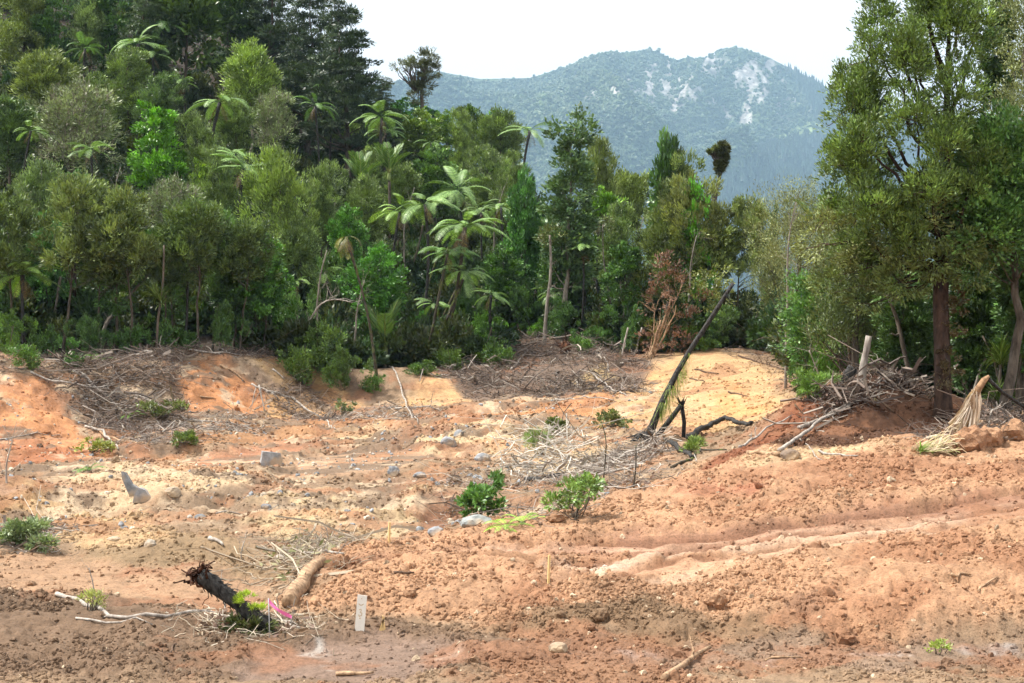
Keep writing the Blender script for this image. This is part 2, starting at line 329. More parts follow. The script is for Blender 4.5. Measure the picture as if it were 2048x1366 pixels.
ZONES = [
 # foreground
 ('-150,1360 -150,1195 120,1190 400,1230 640,1258 900,1272 1300,1290 2200,1297 2200,1360', (.215, .145, .10), .8),
 ('1150,1312 1500,1305 2200,1300 2200,1360 1100,1360', (.29, .205, .15), .5),
 ('520,1300 700,1290 900,1300 1000,1330 850,1360 500,1360', (.27, .19, .15), .15),
 # the graded mound and its track
 ('560,1240 600,1160 650,1118 800,1085 950,1062 1100,1040 1170,1010 1300,968 1400,930 1500,905 1800,882 2200,862 2200,1290 1350,1287 1000,1262 700,1252', (.475, .285, .178), 1.0),
 ('1000,1262 1150,1215 1320,1205 1480,1230 1600,1290 1300,1288', (.25, .165, .105), .9),
 ('1560,1225 1620,1190 1640,1250 1590,1270', (.27, .155, .1), .9),
 ('1380,935 1500,908 1650,898 1780,895 1700,925 1500,940', (.58, .41, .26), .7),
 ('620,1160 900,1120 1300,1070 1700,1030 2200,985 2200,1018 1700,1070 1350,1105 1000,1118 800,1125', (.35, .195, .13), .18),
 ('1080,1165 1300,1130 1500,1100 1800,1050 2200,1012 2200,1035 1800,1072 1550,1120 1300,1158', (.50, .31, .205), .12),
 ('1300,1170 1500,1120 1700,1090 1700,1097 1500,1135 1350,1180', (.6, .40, .27), .2),
 ('1110,1132 1200,1130 1260,1136 1200,1144 1120,1142', (.62, .5, .42), .0),
 ('1380,985 1550,960 1480,1000', (.40, .19, .12), .8),
 # basin
 ('-80,1190 0,1110 200,1105 480,1120 560,1150 540,1230 380,1230 200,1190', (.42, .27, .175), .25),
 ('130,1130 250,1075 420,1070 520,1120 560,1165 380,1140', (.32, .225, .14), .6),
 ('-80,990 60,985 200,1020 330,1062 280,1092 60,1070 -80,1050', (.55, .38, .225), .8),
 ('-80,1000 30,1010 60,1060 0,1078 -80,1070', (.36, .22, .115), .5),
 ('80,995 170,958 300,940 470,948 560,985 500,1005 320,1012 180,1008', (.62, .465, .31), 1.0),
 ('300,1010 420,1005 620,990 700,970 800,975 700,1000 500,1030 330,1050', (.30, .215, .15), .5),
 ('560,1010 700,1000 860,985 880,1005 850,1062 650,1092 480,1065', (.54, .405, .255), .9),
 ('640,1010 760,985 830,1000 720,1030', (.40, .29, .19), .7),
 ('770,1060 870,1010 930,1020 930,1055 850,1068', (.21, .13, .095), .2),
 ('230,950 300,925 420,912 560,888 630,878 620,905 520,932 420,948', (.48, .245, .15), .05),
 ('560,948 600,915 700,902 820,895 920,905 900,935 700,950', (.43, .285, .19), .05),
 ('560,975 700,955 880,950 880,960 700,975', (.30, .195, .135), .3),
 ('640,905 740,868 860,870 880,900 760,905', (.27, .185, .12), .6),
 ('620,890 760,852 960,843 1030,872 1030,925 900,915 850,880 720,880', (.62, .465, .30), 1.0),
 ('1030,900 1100,872 1220,868 1240,920 1120,955 1050,940', (.58, .44, .28), .6),
 ('700,860 850,838 1000,838 1000,848 800,858', (.42, .23, .13), .5),
 ('960,845 1000,815 1110,795 1220,795 1230,822 1100,840', (.50, .26, .135), .5),
 ('1150,850 1240,800 1300,735 1370,700 1440,702 1530,735 1605,790 1530,842 1400,872 1300,858', (.58, .385, .215), .34),
 ('1380,800 1450,790 1540,815 1500,835 1420,830', (.56, .33, .16), .3),
 ('1300,850 1360,800 1400,790 1380,840', (.62, .43, .25), .4),
 ('1290,760 1330,735 1350,775 1300,800', (.64, .39, .2), .3),
 ('1430,760 1490,775 1540,800 1500,798 1440,775', (.55, .30, .15), .3),
 # left scarps
 ('-80,700 100,740 350,712 450,702 560,705 680,740 760,790 740,830 600,850 400,880 240,930 -80,960', (.22, .15, .105), .4),
 ('-80,725 40,742 90,760 150,845 230,905 130,945 -80,945', (.60, .30, .155), .2),
 ('-80,850 60,865 180,905 60,945 -80,950', (.42, .19, .105), .3),
 ('355,735 400,706 450,712 510,770 548,828 480,842 370,832', (.56, .275, .14), .2),
 ('490,716 545,712 600,758 570,772', (.50, .33, .17), .3),
 ('540,800 620,790 700,835 610,850 540,845', (.58, .36, .19), .4),
 ('612,735 655,745 735,812 690,822 640,790', (.54, .36, .18), .3),
 ('790,815 830,765 865,745 950,798 880,822', (.60, .385, .21), .2),
 ('420,850 640,840 780,835 780,850 560,880 300,915 300,890', (.40, .23, .13), .6),
 # centre rubble slope and right bank
 ('940,770 1000,600 1120,640 1230,680 1300,730 1280,790 1190,800 980,795', (.20, .145, .115), .6),
 ('850,735 950,695 1010,700 1000,795 950,800 900,758', (.20, .145, .115), .6),
 ('1140,770 1200,735 1240,760 1180,790', (.48, .36, .2), .4),
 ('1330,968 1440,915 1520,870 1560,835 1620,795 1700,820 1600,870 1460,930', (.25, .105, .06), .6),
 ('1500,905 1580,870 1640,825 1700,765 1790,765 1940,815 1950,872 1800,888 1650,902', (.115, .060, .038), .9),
 ('1880,880 1960,845 2200,830 2200,862 2000,880', (.40, .24, .15), 1.0),
]
SCARPS = 34          # the zones from here on lie on narrow steep faces
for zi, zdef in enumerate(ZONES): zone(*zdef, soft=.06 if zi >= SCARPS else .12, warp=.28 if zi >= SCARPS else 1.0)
# forest floor and everything beyond the clearing
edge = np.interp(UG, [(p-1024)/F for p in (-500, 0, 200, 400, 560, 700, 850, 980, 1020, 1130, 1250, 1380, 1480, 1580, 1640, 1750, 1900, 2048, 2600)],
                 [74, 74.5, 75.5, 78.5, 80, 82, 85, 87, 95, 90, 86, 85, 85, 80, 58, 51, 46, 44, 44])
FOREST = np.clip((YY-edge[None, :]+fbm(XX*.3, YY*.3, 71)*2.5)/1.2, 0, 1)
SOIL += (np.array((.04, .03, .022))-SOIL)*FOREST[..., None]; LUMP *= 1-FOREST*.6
def in_forest(x, y): return gz(x, y, FOREST) > .5

# metre-scale and clod relief
s_ = np.clip(YY/40, .5, 2.0)
rel = fbm(XX*.45, YY*.45, 3, 4)*(.10+.10*LUMP) + fbm(XX*1.6, YY*1.6, 5, 4)*.08*(.4+LUMP)
_x, _y, _l = XX[:_r], YY[:_r], LUMP[:_r]; _w = fbm(_x*2.5, _y*2.5, 19, 3)*.16; _x = _x+_w; _y = _y-_w
rel[:_r] += _l*((clod(_x*1.05, _y*1.05, 11)-.55)*.17 + (clod(_x*2.3, _y*2.3, 12)-.55)*.13 + (clod(_x*5.0+3, _y*5.0, 13)-.55)*.105 + (clod(_x*10.5, _y*10.5, 17)-.55)*.072*np.clip(50/YY[:_r]-.3, 0, 1))
slope_r = np.gradient(ZB, axis=0)/np.gradient(YG)[:, None]
steep = np.clip((np.abs(slope_r)-.22)/.3, 0, 1)*(1-FOREST)*np.clip((YY-40)/8, 0, 1)
rel += steep*(fbm(XX*.9, YY*.25, 23, 4)*.22 + fbm(XX*2.6, YY*.7, 27, 3)*.07)           # runnels down the scarps
terr = fbm(XX*.22+3, YY*.38, 101, 5, .55); BAS = np.clip((YY-31)/4, 0, 1)*np.clip((80-YY)/6, 0, 1)*(1-FOREST)*np.clip((.14-UU)/.05, 0, 1)
rel += BAS*(.10*np.tanh(terr*22)+.07*np.tanh((terr-.22)*26)+.07*np.tanh((terr+.25)*26))          # small washed ledges
br_ = np.clip((fbm(XX*.5, YY*.75, 103, 5, .6)-.10)*9, 0, 1)*BAS; SOIL += (np.array((.23, .165, .12))-SOIL)*(br_*.9)[..., None]
pl_ = np.clip((fbm(XX*.7, YY*1.0, 105, 5, .6)-.24)*9, 0, 1)*BAS; SOIL += (np.array((.60, .47, .34))-SOIL)*(pl_*.75)[..., None]
ru_ = np.clip((fbm(XX*.4+7, YY*.6, 109, 5, .6)-.2)*8, 0, 1)*BAS; SOIL += (np.array((.46, .235, .13))-SOIL)*(ru_*.55)[..., None]
# ruts of the track
RUTS = [('640,1150 800,1132 950,1132 1080,1128', .16, .10), ('790,1112 1000,1103 1350,1086 1700,1044 2150,985', .20, .13),
        ('1120,1140 1350,1105 1700,1062 2150,1008', .20, .08), ('1110,1163 1350,1128 1700,1080 2150,1030', .17, .07), ('1200,1178 1450,1135 1750,1092', .12, .05),
        ('1500,1010 1750,985 2100,940', .15, .05)]
_t = slice(0, int(np.searchsorted(YG, 46))); xt, yt = XX[_t], YY[_t]; st_, rt_ = SOIL[_t], rel[_t]
x5, y5 = xt+fbm(xt*.5, yt*.7, 51)*.10, yt+fbm(xt*.4, yt*.6, 53)*.10; b7 = np.clip(.75+.9*fbm(xt*1.5, yt*1.5, 57, 3), 0, 1); b8 = np.clip(.7+1.1*fbm(xt*.9, yt*2.5, 58, 4), 0, 1)
for s0, wd, dp in RUTS:
    d = line_d(P(s0), x5, y5)
    rt_ += -dp*1.05*np.exp(-(d/wd)**4) + dp*.42*np.exp(-((d-wd*1.9)/(wd*.6))**2)
    m = (np.exp(-(d/wd)**2)*b7)[..., None]*.95; st_ += (st_*np.array((.56, .47, .44))-st_)*m
for s0, wd, cc in [('1130,1150 1350,1118 1700,1070 2150,1018', .19, (.62, .45, .335)), ('1250,1172 1450,1130 1750,1086 2150,1040', .10, (.62, .43, .31)), ('850,1122 1100,1112 1400,1095', .10, (.58, .38, .27)), ('700,1140 850,1128 1000,1122', .08, (.58, .4, .29)), ('1400,1092 1750,1052 2150,1000', .07, (.58, .39, .28))]:
    d = line_d(P(s0), x5, y5); m = np.exp(-(d/wd)**4)*b8; st_ += (np.array(cc)-st_)*m[..., None]
x6, y6 = xt+fbm(xt*3, yt*3, 111)*.25, yt+fbm(xt*3+9, yt*3, 113)*.25; b9 = np.clip(.6+1.6*fbm(xt*5, yt*5, 115, 3), 0, 1)
for s0, wd, cc in [('612,1318 640,1300', .16, (.44, .40, .37)), ('640,1330 655,1345', .12, (.42, .37, .33)), ('1250,1325 1300,1328', .18, (.44, .40, .38)), ('1540,1345 1565,1338', .14, (.48, .46, .45)), ('1690,1325 1800,1318', .14, (.5, .46, .43)), ('1930,1318 2050,1312', .2, (.38, .34, .32)), ('880,1325 940,1320', .12, (.5, .42, .36)), ('1110,1137 1220,1134', .07, (.85, .76, .7))]:  # puddle glints painted as pale spots into the soil colour
    d = line_d(P(s0), x6, y6); m = np.clip(1.3-d/wd, 0, 1)*b9; st_ += (np.array(cc)-st_)*m[..., None]
# a shallow channel with an undercut lip in the basin
ch = P('560,985 640,962 760,948 900,945'); d = line_d(ch, XX+fbm(XX, YY, 61)*.3, YY+fbm(XX, YY, 63)*.3); rel += -.14*np.exp(-(d/.35)**2)
ch = P('330,1040 450,1015 600,985 760,985'); d = line_d(ch, XX+fbm(XX, YY, 65)*.4, YY+fbm(XX, YY, 67)*.4); rel += -.16*np.exp(-(d/.4)**2)
flat = np.clip(LUMP*6, .12, 1); GZ = ZB + rel*flat*(1-.6*FOREST)
# pits and wash: soil colour variation with a shape of its own
v1 = fbm(XX*.6, YY*.6, 81, 5); v2 = fbm(XX*3, YY*3, 83, 4)
SOIL *= (1+.22*v1+.2*v2+steep*(.30*fbm(XX*1.3, YY*.35, 87, 4)+.25*fbm(XX*4, YY*1.2, 89, 3)))[..., None]
SOIL += (np.array((.34, .17, .10))-SOIL)*(np.clip((fbm(XX*.45, YY*.45, 85, 5, .6)-.15)*3.5, 0, .6)*(1-FOREST))[..., None]
_L = SOIL.mean(-1, keepdims=True); SOIL = _L+(SOIL-_L)*(1+.04*(1-FOREST[..., None]))
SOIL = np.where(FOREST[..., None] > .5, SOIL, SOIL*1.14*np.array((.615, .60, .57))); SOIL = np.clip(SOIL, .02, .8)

def soil_mat():
    def b(n, l, out):
        at_ = N(n, 'Attribute', attribute_name='Col'); g = N(n, 'NewGeometry')
        n1 = N(n, 'TexNoise'); n1.inputs['Scale'].default_value = 7; n1.inputs['Detail'].default_value = 8; n1.inputs['Roughness'].default_value = .7; l.new(g.outputs['Position'], n1.inputs[0])
        n2 = N(n, 'TexNoise'); n2.inputs['Scale'].default_value = 28; n2.inputs['Detail'].default_value = 4; n2.inputs['Roughness'].default_value = .7; l.new(g.outputs['Position'], n2.inputs[0])
        f = ramp(n, l, n1.outputs[0], [(.28, .68), (.5, 1.05), (.74, 1.35)])
        c = mixc(n, l, 1., at_.outputs['Color'], f, 'MULTIPLY')
        f2 = ramp(n, l, n2.outputs[0], [(.34, .5), (.45, 1.), (.64, 1.06), (.72, 1.4)])
        c = mixc(n, l, .8, c, mixc(n, l, 1., c, f2, 'MULTIPLY'))
        p = N(n, 'BsdfPrincipled'); l.new(c, p.inputs['Base Color']); p.inputs['Roughness'].default_value = .92; p.inputs['Specular IOR Level'].default_value = .15
        b1 = N(n, 'Bump'); b1.inputs['Strength'].default_value = .45; b1.inputs['Distance'].default_value = .08; l.new(n1.outputs[0], b1.inputs['Height'])
        b2 = N(n, 'Bump'); b2.inputs['Strength'].default_value = .6; b2.inputs['Distance'].default_value = .03; l.new(n2.outputs[0], b2.inputs['Height']); l.new(b1.outputs[0], b2.inputs['Normal'])
        l.new(b2.outputs[0], p.inputs['Normal']); l.new(p.outputs[0], out.inputs[0])
    return mat('soil', b)
M['soil'] = soil_mat()
def grid_quads(r, c):
    i = np.arange(r-1)[:, None]*c + np.arange(c-1)[None, :]
    return np.stack([i, i+1, i+c+1, i+c], -1).reshape(-1, 4)
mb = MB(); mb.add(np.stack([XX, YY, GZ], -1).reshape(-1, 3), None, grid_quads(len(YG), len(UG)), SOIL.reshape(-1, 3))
# skirt of the same sheet out to the horizon, and back under the viewer
R0 = len(YG); far = []
yb = np.array([260., 400, 700, 1300, 3000, 11000]); 
zx = GZ[-1]
fv = np.stack([np.stack([UG*y, np.full_like(UG, y), (zx*max(0, 1-(y-260)/300) + -14*min(1, (y-260)/300))], -1) for y in yb])
mb.add(fv.reshape(-1, 3), None, grid_quads(len(yb), len(UG)), (.06, .07, .03))
sv = np.array([[-400, -400, -.02], [400, -400, -.02], [400, 13.02, -.02], [-400, 13.02, -.02]], float); mb.add(sv, None, [[0, 1, 2, 3]], (.15, .09, .06))
sv = np.array([[-12000, -9000, -15], [12000, -9000, -15], [12000, 12000, -15], [-12000, 12000, -15]], float); mb.add(sv, None, [[0, 1, 2, 3]], (.06, .07, .03))
ground = link('ground', mb.mesh('ground', [M['soil']], smooth=True)); tag(ground, kind='structure', label='bare orange and brown slip-scarred ground of the clearing')
# ------------------------------------------------------------------ the far mountain
SKYL = [(-400, 480), (200, 330), (600, 215), (780, 172), (860, 140), (960, 158), (1060, 156), (1150, 128), (1230, 112), (1300, 108), (1350, 126), (1400, 120), (1450, 106), (1480, 103), (1530, 112), (1600, 146), (1660, 178), (1750, 215), (1900, 262), (2100, 320), (2600, 450)]
mu = np.linspace(-.5, .55, 520); mv = np.linspace(0, 1, 260)
MU, MV = np.meshgrid(mu, mv)
sk = np.interp(mu*F+1024, [a for a, _ in SKYL], [b for _, b in SKYL])
YR = 6000 + 260*np.sin(mu*9); YB0 = 3000
MY = YB0 + (YR[None, :]-YB0)*MV
zr = EYE+(683-sk)/F*YR
MX = MU*MY
prof = np.where(MV < .25, MV*.55, .1375+(MV-.25)*1.15)                       # gentle foot, steep head
MZ = -14 + (zr+14)[None, :]*prof
rid = 1-np.abs(fbm(MX/930, MY/2000, 5, 5)); wgt = np.sin(np.pi*np.clip(MV, 0, 1))**.7
MZ += wgt*(rid-.75)*700 + wgt*(1-np.abs(fbm(MX/380, MY/900, 6, 4))-.75)*170 + wgt*fbm(MX/240, MY/370, 9, 4)*55
def mpx(x, y, z): return 1024+x/y*F, 683-(z-EYE)/y*F
pxm, pym = mpx(MX, MY, MZ)
ROCK = np.zeros(MX.shape)
for cx, cy, rx, ry, tilt in [(1495, 155, 26, 24, -.5), (1545, 148, 14, 18, .6), (1560, 155, 10, 12, .4), (1370, 160, 12, 30, .0), (1300, 165, 12, 30, .1), (1335, 165, 9, 38, 0), (1425, 135, 16, 14, -.6), (1450, 112, 14, 8, 0),
                             (1560, 230, 9, 22, .25), (1500, 195, 7, 12, 0), (1490, 228, 9, 12, 0), (1520, 190, 8, 10, 0), (1455, 228, 8, 12, 0), (1425, 205, 8, 9, 0), (1350, 212, 14, 9, -.3), (1260, 172, 8, 10, 0), (1230, 182, 7, 8, 0), (1185, 190, 14, 10, .2), (1140, 140, 10, 5, 0), (1118, 160, 9, 5, 0), (1095, 187, 4, 6, 0), (1412, 120, 20, 9, 0), (1580, 205, 10, 8, 0), (1390, 190, 8, 8, 0)]:
    c, s = math.cos(tilt), math.sin(tilt); wx = pxm-cx+fbm(pxm*.09, pym*.05, 7)*16; wy = pym-cy+fbm(pxm*.09, pym*.05, 8)*16
    rx, ry = rx*1.3, ry*1.6; e = ((wx*c-wy*s)/rx)**2+((wx*s+wy*c)/ry)**2; ROCK = np.maximum(ROCK, np.clip((1.25-e)*1.5, 0, 1))
ROCK *= np.clip(.8+fbm(pxm*.45, pym*.07, 14, 5, .65)*2.2, 0, 1)
MZ += ROCK*fbm(MX/30, MY/30, 15, 3)*18
mcol = np.zeros(MX.shape+(3,)); mcol[:] = (.055, .085, .035); mcol *= (1+.5*fbm(MX/150, MY/150, 16, 4))[..., None]
GR = np.clip(1.2-((pxm-1605)/60)**2-((pym-262+(pxm-1605)*.45)/22)**2, 0, 1)                           # the pale scrubby slip under the bluff
mcol += (np.array((.22, .29, .11))-mcol)*GR[..., None]
mcol += (np.array((.29, .27, .25))*(1+.8*fbm(pxm*.35, pym*.12, 18, 4))[..., None]-mcol)*ROCK[..., None]
def mtn_mat():
    def b(n, l, out):
        a = N(n, 'Attribute', attribute_name='Col'); p = N(n, 'BsdfPrincipled'); p.inputs['Roughness'].default_value = .95
        g = N(n, 'NewGeometry'); n1 = N(n, 'TexNoise'); n1.inputs['Scale'].default_value = .06; n1.inputs['Detail'].default_value = 6; l.new(g.outputs['Position'], n1.inputs[0])
        l.new(mixc(n, l, 1., a.outputs['Color'], ramp(n, l, n1.outputs[0], [(.3, .6), (.7, 1.35)]), 'MULTIPLY'), p.inputs['Base Color'])
        bp = N(n, 'Bump'); bp.inputs['Strength'].default_value = .8; bp.inputs['Distance'].default_value = 10; l.new(n1.outputs[0], bp.inputs['Height']); l.new(bp.outputs[0], p.inputs['Normal'])
        l.new(p.outputs[0], out.inputs[0])
    return mat('mountain_scrub_and_rock', b)
mb = MB(); q = grid_quads(len(mv), len(mu)); mb.add(np.stack([MX, MY, MZ], -1).reshape(-1, 3), None, q, mcol.reshape(-1, 3))
bk = np.stack([np.stack([mu*YR, YR, MZ[-1]], -1), np.stack([mu*(YR+2000), YR+2000, np.full_like(mu, -14)], -1)]); mb.add(bk.reshape(-1, 3), None, grid_quads(2, len(mu)), (.05, .08, .035))
mountain = link('mountain', mb.mesh('mountain', [mtn_mat()], smooth=True)); tag(mountain, 'far blue-green mountain with pale rock bluffs under its right summit', kind='structure')

# ------------------------------------------------------------------ scattered masses: instances on points
def scatter(name, pts, rot, scl, vid, tint, sources, label, cat):
    me = bpy.data.meshes.new(name); n = len(pts); me.vertices.add(n); me.vertices.foreach_set('co', np.asarray(pts, np.float32).ravel())
    for nm, ty, dat, key in (('rot', 'FLOAT_VECTOR', rot, 'vector'), ('scl', 'FLOAT_VECTOR', scl, 'vector'), ('vid', 'INT', vid, 'value')):
        a = me.attributes.new(nm, ty, 'POINT'); a.data.foreach_set(key, np.asarray(dat, np.int32 if ty == 'INT' else np.float32).ravel())
    a = me.attributes.new('tint', 'FLOAT_COLOR', 'POINT'); a.data.foreach_set('color', np.concatenate([tint, np.ones((n, 1))], 1).astype(np.float32).ravel())
    o = link(name, me); tag(o, label, cat, kind='stuff')
    col = bpy.data.collections.new(name+'_pieces')
    for k, m in enumerate(sources): col.objects.link(bpy.data.objects.new('%s_piece%02d' % (name, k), m))
    ng = bpy.data.node_groups.new(name+'_scatter', 'GeometryNodeTree')
    ng.interface.new_socket('Geometry', in_out='INPUT', socket_type='NodeSocketGeometry'); ng.interface.new_socket('Geometry', in_out='OUTPUT', socket_type='NodeSocketGeometry')
    g = ng.nodes; gi = g.new('NodeGroupInput'); go = g.new('NodeGroupOutput'); ip = g.new('GeometryNodeInstanceOnPoints'); ci = g.new('GeometryNodeCollectionInfo')
    ci.inputs['Collection'].default_value = col; ci.inputs['Separate Children'].default_value = True; ci.inputs['Reset Children'].default_value = True
    ip.inputs['Pick Instance'].default_value = True
    def na(nm, ty):
        x = g.new('GeometryNodeInputNamedAttribute'); x.data_type = ty; x.inputs['Name'].default_value = nm; return x.outputs['Attribute']
    ng.links.new(gi.outputs[0], ip.inputs['Points']); ng.links.new(ci.outputs[0], ip.inputs['Instance'])
    ng.links.new(na('vid', 'INT'), ip.inputs['Instance Index'])
    e2r = g.new('FunctionNodeEulerToRotation'); ng.links.new(na('rot', 'FLOAT_VECTOR'), e2r.inputs[0]); ng.links.new(e2r.outputs[0], ip.inputs['Rotation'])
    ng.links.new(na('scl', 'FLOAT_VECTOR'), ip.inputs['Scale']); ng.links.new(ip.outputs[0], go.inputs[0])
    md = o.modifiers.new('scatter', 'NODES'); md.node_group = ng
    return o
ICO_V = np.array([[0, 0, 1]]+[[math.cos(i*1.2566)*.894, math.sin(i*1.2566)*.894, .447] for i in range(5)]+[[math.cos(i*1.2566+.628)*.894, math.sin(i*1.2566+.628)*.894, -.447] for i in range(5)]+[[0, 0, -1]])
ICO_F = np.array([[0, 1+i, 1+(i+1) % 5] for i in range(5)]+[[1+i, 6+i, 1+(i+1) % 5] for i in range(5)]+[[1+(i+1) % 5, 6+i, 6+(i+1) % 5] for i in range(5)]+[[11, 6+(i+1) % 5, 6+i] for i in range(5)])
def ico(level=1):
    v, f = ICO_V.copy(), ICO_F.copy()
    for _ in range(level):
        nv = list(v); cache = {}; nf = []
        def mid(a, b):
            k = (min(a, b), max(a, b))
            if k not in cache: cache[k] = len(nv); m = (v[a]+v[b]); nv.append(m/np.linalg.norm(m))
            return cache[k]
        for a, b, c in f: x, y, z = mid(a, b), mid(b, c), mid(c, a); nf += [(a, x, z), (b, y, x), (c, z, y), (x, y, z)]
        v, f = np.array(nv), np.array(nf)
    return v, f
def chunk(R, level=1, amp=.3, flat=.75):
    """an irregular lump of about unit radius"""
    v, f = ico(level); v = v.copy()
    for _ in range(4): d = nrm(R.normal(0, 1, 3)); h = .55+.35*R.random(); k = v@d; v -= np.clip(k-h, 0, 1)[:, None]*d*.85
    v *= 1+amp*(R.random((len(v), 1))-.5); v[:, 2] *= flat
    return v, f
RM = np.random.default_rng(21)
def bush_far():
    mb = MB()
    for _ in range(3):
        v, f = chunk(RM, 1, .55, 1.); o = RM.normal(0, .35, 3); o[2] = abs(o[2])
        mb.add(v*(.55+.3*RM.random())+o+[0, 0, .4], f, None, np.array((1, 1, 1))*(.7+.5*RM.random()))
    return mb.mesh('far_bush', [M['under']])
def pine_far():
    mb = MB(); n = 7
    for k in range(4):
        z0, z1, r = .18*k+.1, .18*k+.5, (1-.22*k)*.30; th = np.linspace(0, 6.283, n, endpoint=False)+k
        rr = r*(1+.4*(RM.random(n)-.5)); base = np.stack([np.cos(th)*rr, np.sin(th)*rr, np.full(n, z0)+.05*RM.random(n)], -1)
        mb.add(np.concatenate([base, [[0, 0, min(1, z1)]]]), [[i, (i+1) % n, n] for i in range(n)], None, np.array((1, 1, 1))*(.75+.5*RM.random()))
    return mb.mesh('far_pine', [M['under']])
n = 120000
ui = RM.uniform(-.16, .30, n); vi = RM.random(n)**.8*.99+.005
def mgrid(g): return g[np.clip((vi*(len(mv)-1)).astype(int), 0, len(mv)-1), np.clip(((ui-mu[0])/(mu[1]-mu[0])).astype(int), 0, len(mu)-1)]
x, y, z, pxx, pyy, rk, gr = [mgrid(g) for g in (MX, MY, MZ, pxm, pym, ROCK, GR)]
x = x+RM.normal(0, 9, n); y = y+RM.normal(0, 9, n)
pine_line = np.interp(pxx, [1300, 1380, 1450, 1520, 1600, 1660, 1750], [470, 430, 370, 300, 280, 262, 240])
ridge_pine = (pxx > 1505) & (pyy < np.interp(pxx, [1505, 1560, 1600, 1650, 1700], [105, 128, 180, 260, 400])) & (pyy > 80)
pine = ((pyy > pine_line) & (pxx > 1330)) | ridge_pine
keep = (rk < .2+.6*RM.random(n)**1.5) & (RM.random(n) > gr*.75)
hpine = RM.uniform(26, 46, n); hb = RM.uniform(4.0, 8.5, n)*(1+.7*(RM.random(n) < .06))
s = np.where(pine, hpine, hb); scl = np.stack([s*np.where(pine, .62, 1), s*np.where(pine, .62, 1), s*np.where(pine, 1, RM.uniform(.7, 1.2, n))], -1)
vid = np.where(pine, RM.integers(0, 3, n), RM.integers(3, 7, n))
hue = fbm(x/350, y/350, 33, 3)
tint = np.array((.06, .10, .03))*(1+.5*RM.normal(0, .35, (n, 1))) + hue[:, None]*np.array((.045, .05, .008))
tint = np.where(pine[:, None], np.array((.030, .060, .035))*(1+.25*RM.normal(0, 1, (n, 1))), tint); tint = np.clip(tint, .015, .4)
rot = np.stack([np.zeros(n), np.zeros(n), RM.uniform(0, 6.28, n)], -1)
srcs = [pine_far() for _ in range(3)]+[bush_far() for _ in range(4)]
a = keep
scatter('mountain_forest', np.stack([x, y, z-2.0], -1)[a], rot[a], scl[a], vid[a], tint[a], srcs, 'distant bush and pine plantation covering the far mountain slopes', 'forest')

# ------------------------------------------------------------------ air
hz = bpy.data.materials.new('haze'); hz.use_nodes = True; nn = hz.node_tree.nodes; nn.clear()
ho = nn.new('ShaderNodeOutputMaterial'); hv = nn.new('ShaderNodeVolumePrincipled'); hv.inputs['Color'].default_value = (.49, .75, 1, 1)
hv.inputs['Density'].default_value = 0.000098; hv.inputs['Anisotropy'].default_value = 0.0; hz.node_tree.links.new(hv.outputs[0], ho.inputs['Volume'])
mb = MB(); bx0, bx1, by0, by1, bz0, bz1 = -9000., 9000., -60., 11500., -16., 1330.
mb.add([[a_, b_, c_] for c_ in (bz0, bz1) for b_ in (by0, by1) for a_ in (bx0, bx1)], None, [[0, 2, 3, 1], [4, 5, 7, 6], [0, 1, 5, 4], [2, 6, 7, 3], [0, 4, 6, 2], [1, 3, 7, 5]])
haze = link('haze', mb.mesh('haze', [hz])); tag(haze, 'thin blue haze in the valley air', 'haze', kind='stuff')
# ------------------------------------------------------------------ foliage builders
def leaves(mb, pos, dirs, length, width, col, R, fold=.0, nb=None):
    """one rhombic leaf per row: base, two shoulders, tip"""
    n = len(pos); d = nrm(dirs); up = nb if nb is not None else nrm(R.normal(0, 1, (n, 3))+[0, 0, .8])
    s = nrm(np.cross(d, up)); length = np.broadcast_to(length, n)[:, None]; width = np.broadcast_to(width, n)[:, None]
    m = pos+d*length*.45; nn_ = np.cross(s, d)
    v = np.stack([pos, m+s*width*.5+nn_*width*fold, pos+d*length, m-s*width*.5+nn_*width*fold], 1).reshape(-1, 3)
    q = np.arange(n)[:, None]*4+np.arange(4)
    mb.add(v, None, q, np.repeat(col, 4, 0))

def crown(R, lobes, ncl, per, cs, ll, lw, up=.5, flat=.7, shell=.55, cols=((.12, .14, .05), (.2, .22, .09)), outward=.8, jit=.7):
    """clusters of leaves through the outer volume of several lobes; returns mesh builder and cluster centres"""
    lob = np.array(lobes, float); wt = lob[:, 3]*lob[:, 4]*lob[:, 5]; wt = wt**.7; wt /= wt.sum()
    li = R.choice(len(lob), ncl, p=wt); L = lob[li]
    d = nrm(R.normal(0, 1, (ncl, 3))+[0, 0, .25]); r = shell+(1.05-shell)*R.random((ncl, 1))**.6*np.where(R.random((ncl, 1)) < .1, 1.35, 1.)
    cen = L[:, :3]+d*r*L[:, 3:6]
    out = nrm(d*outward+[0, 0, up])
    lift = .6+.7*R.random(ncl); mixv = R.random(ncl)
    size = cs*(.6+.8*R.random(ncl))
    k = (per*(.6+.8*R.random(ncl))).astype(int); idx = np.repeat(np.arange(ncl), k); n = len(idx)
    off = R.normal(0, 1, (n, 3)); off *= (R.random((n, 1))**.4/np.maximum(np.linalg.norm(off, axis=1, keepdims=True), .3)); off[:, 2] *= flat
    t = R.random(n)
    pos = cen[idx]+off*size[idx][:, None]+out[idx]*(t*size[idx]*.5)[:, None]
    dr = out[idx]+off*.6+R.normal(0, jit, (n, 3))*.6
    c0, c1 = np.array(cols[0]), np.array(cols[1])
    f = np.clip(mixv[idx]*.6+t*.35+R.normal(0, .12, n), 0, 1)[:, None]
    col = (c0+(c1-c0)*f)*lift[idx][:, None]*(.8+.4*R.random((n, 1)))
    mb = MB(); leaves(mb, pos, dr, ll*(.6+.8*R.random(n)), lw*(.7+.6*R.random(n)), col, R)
    return mb, cen

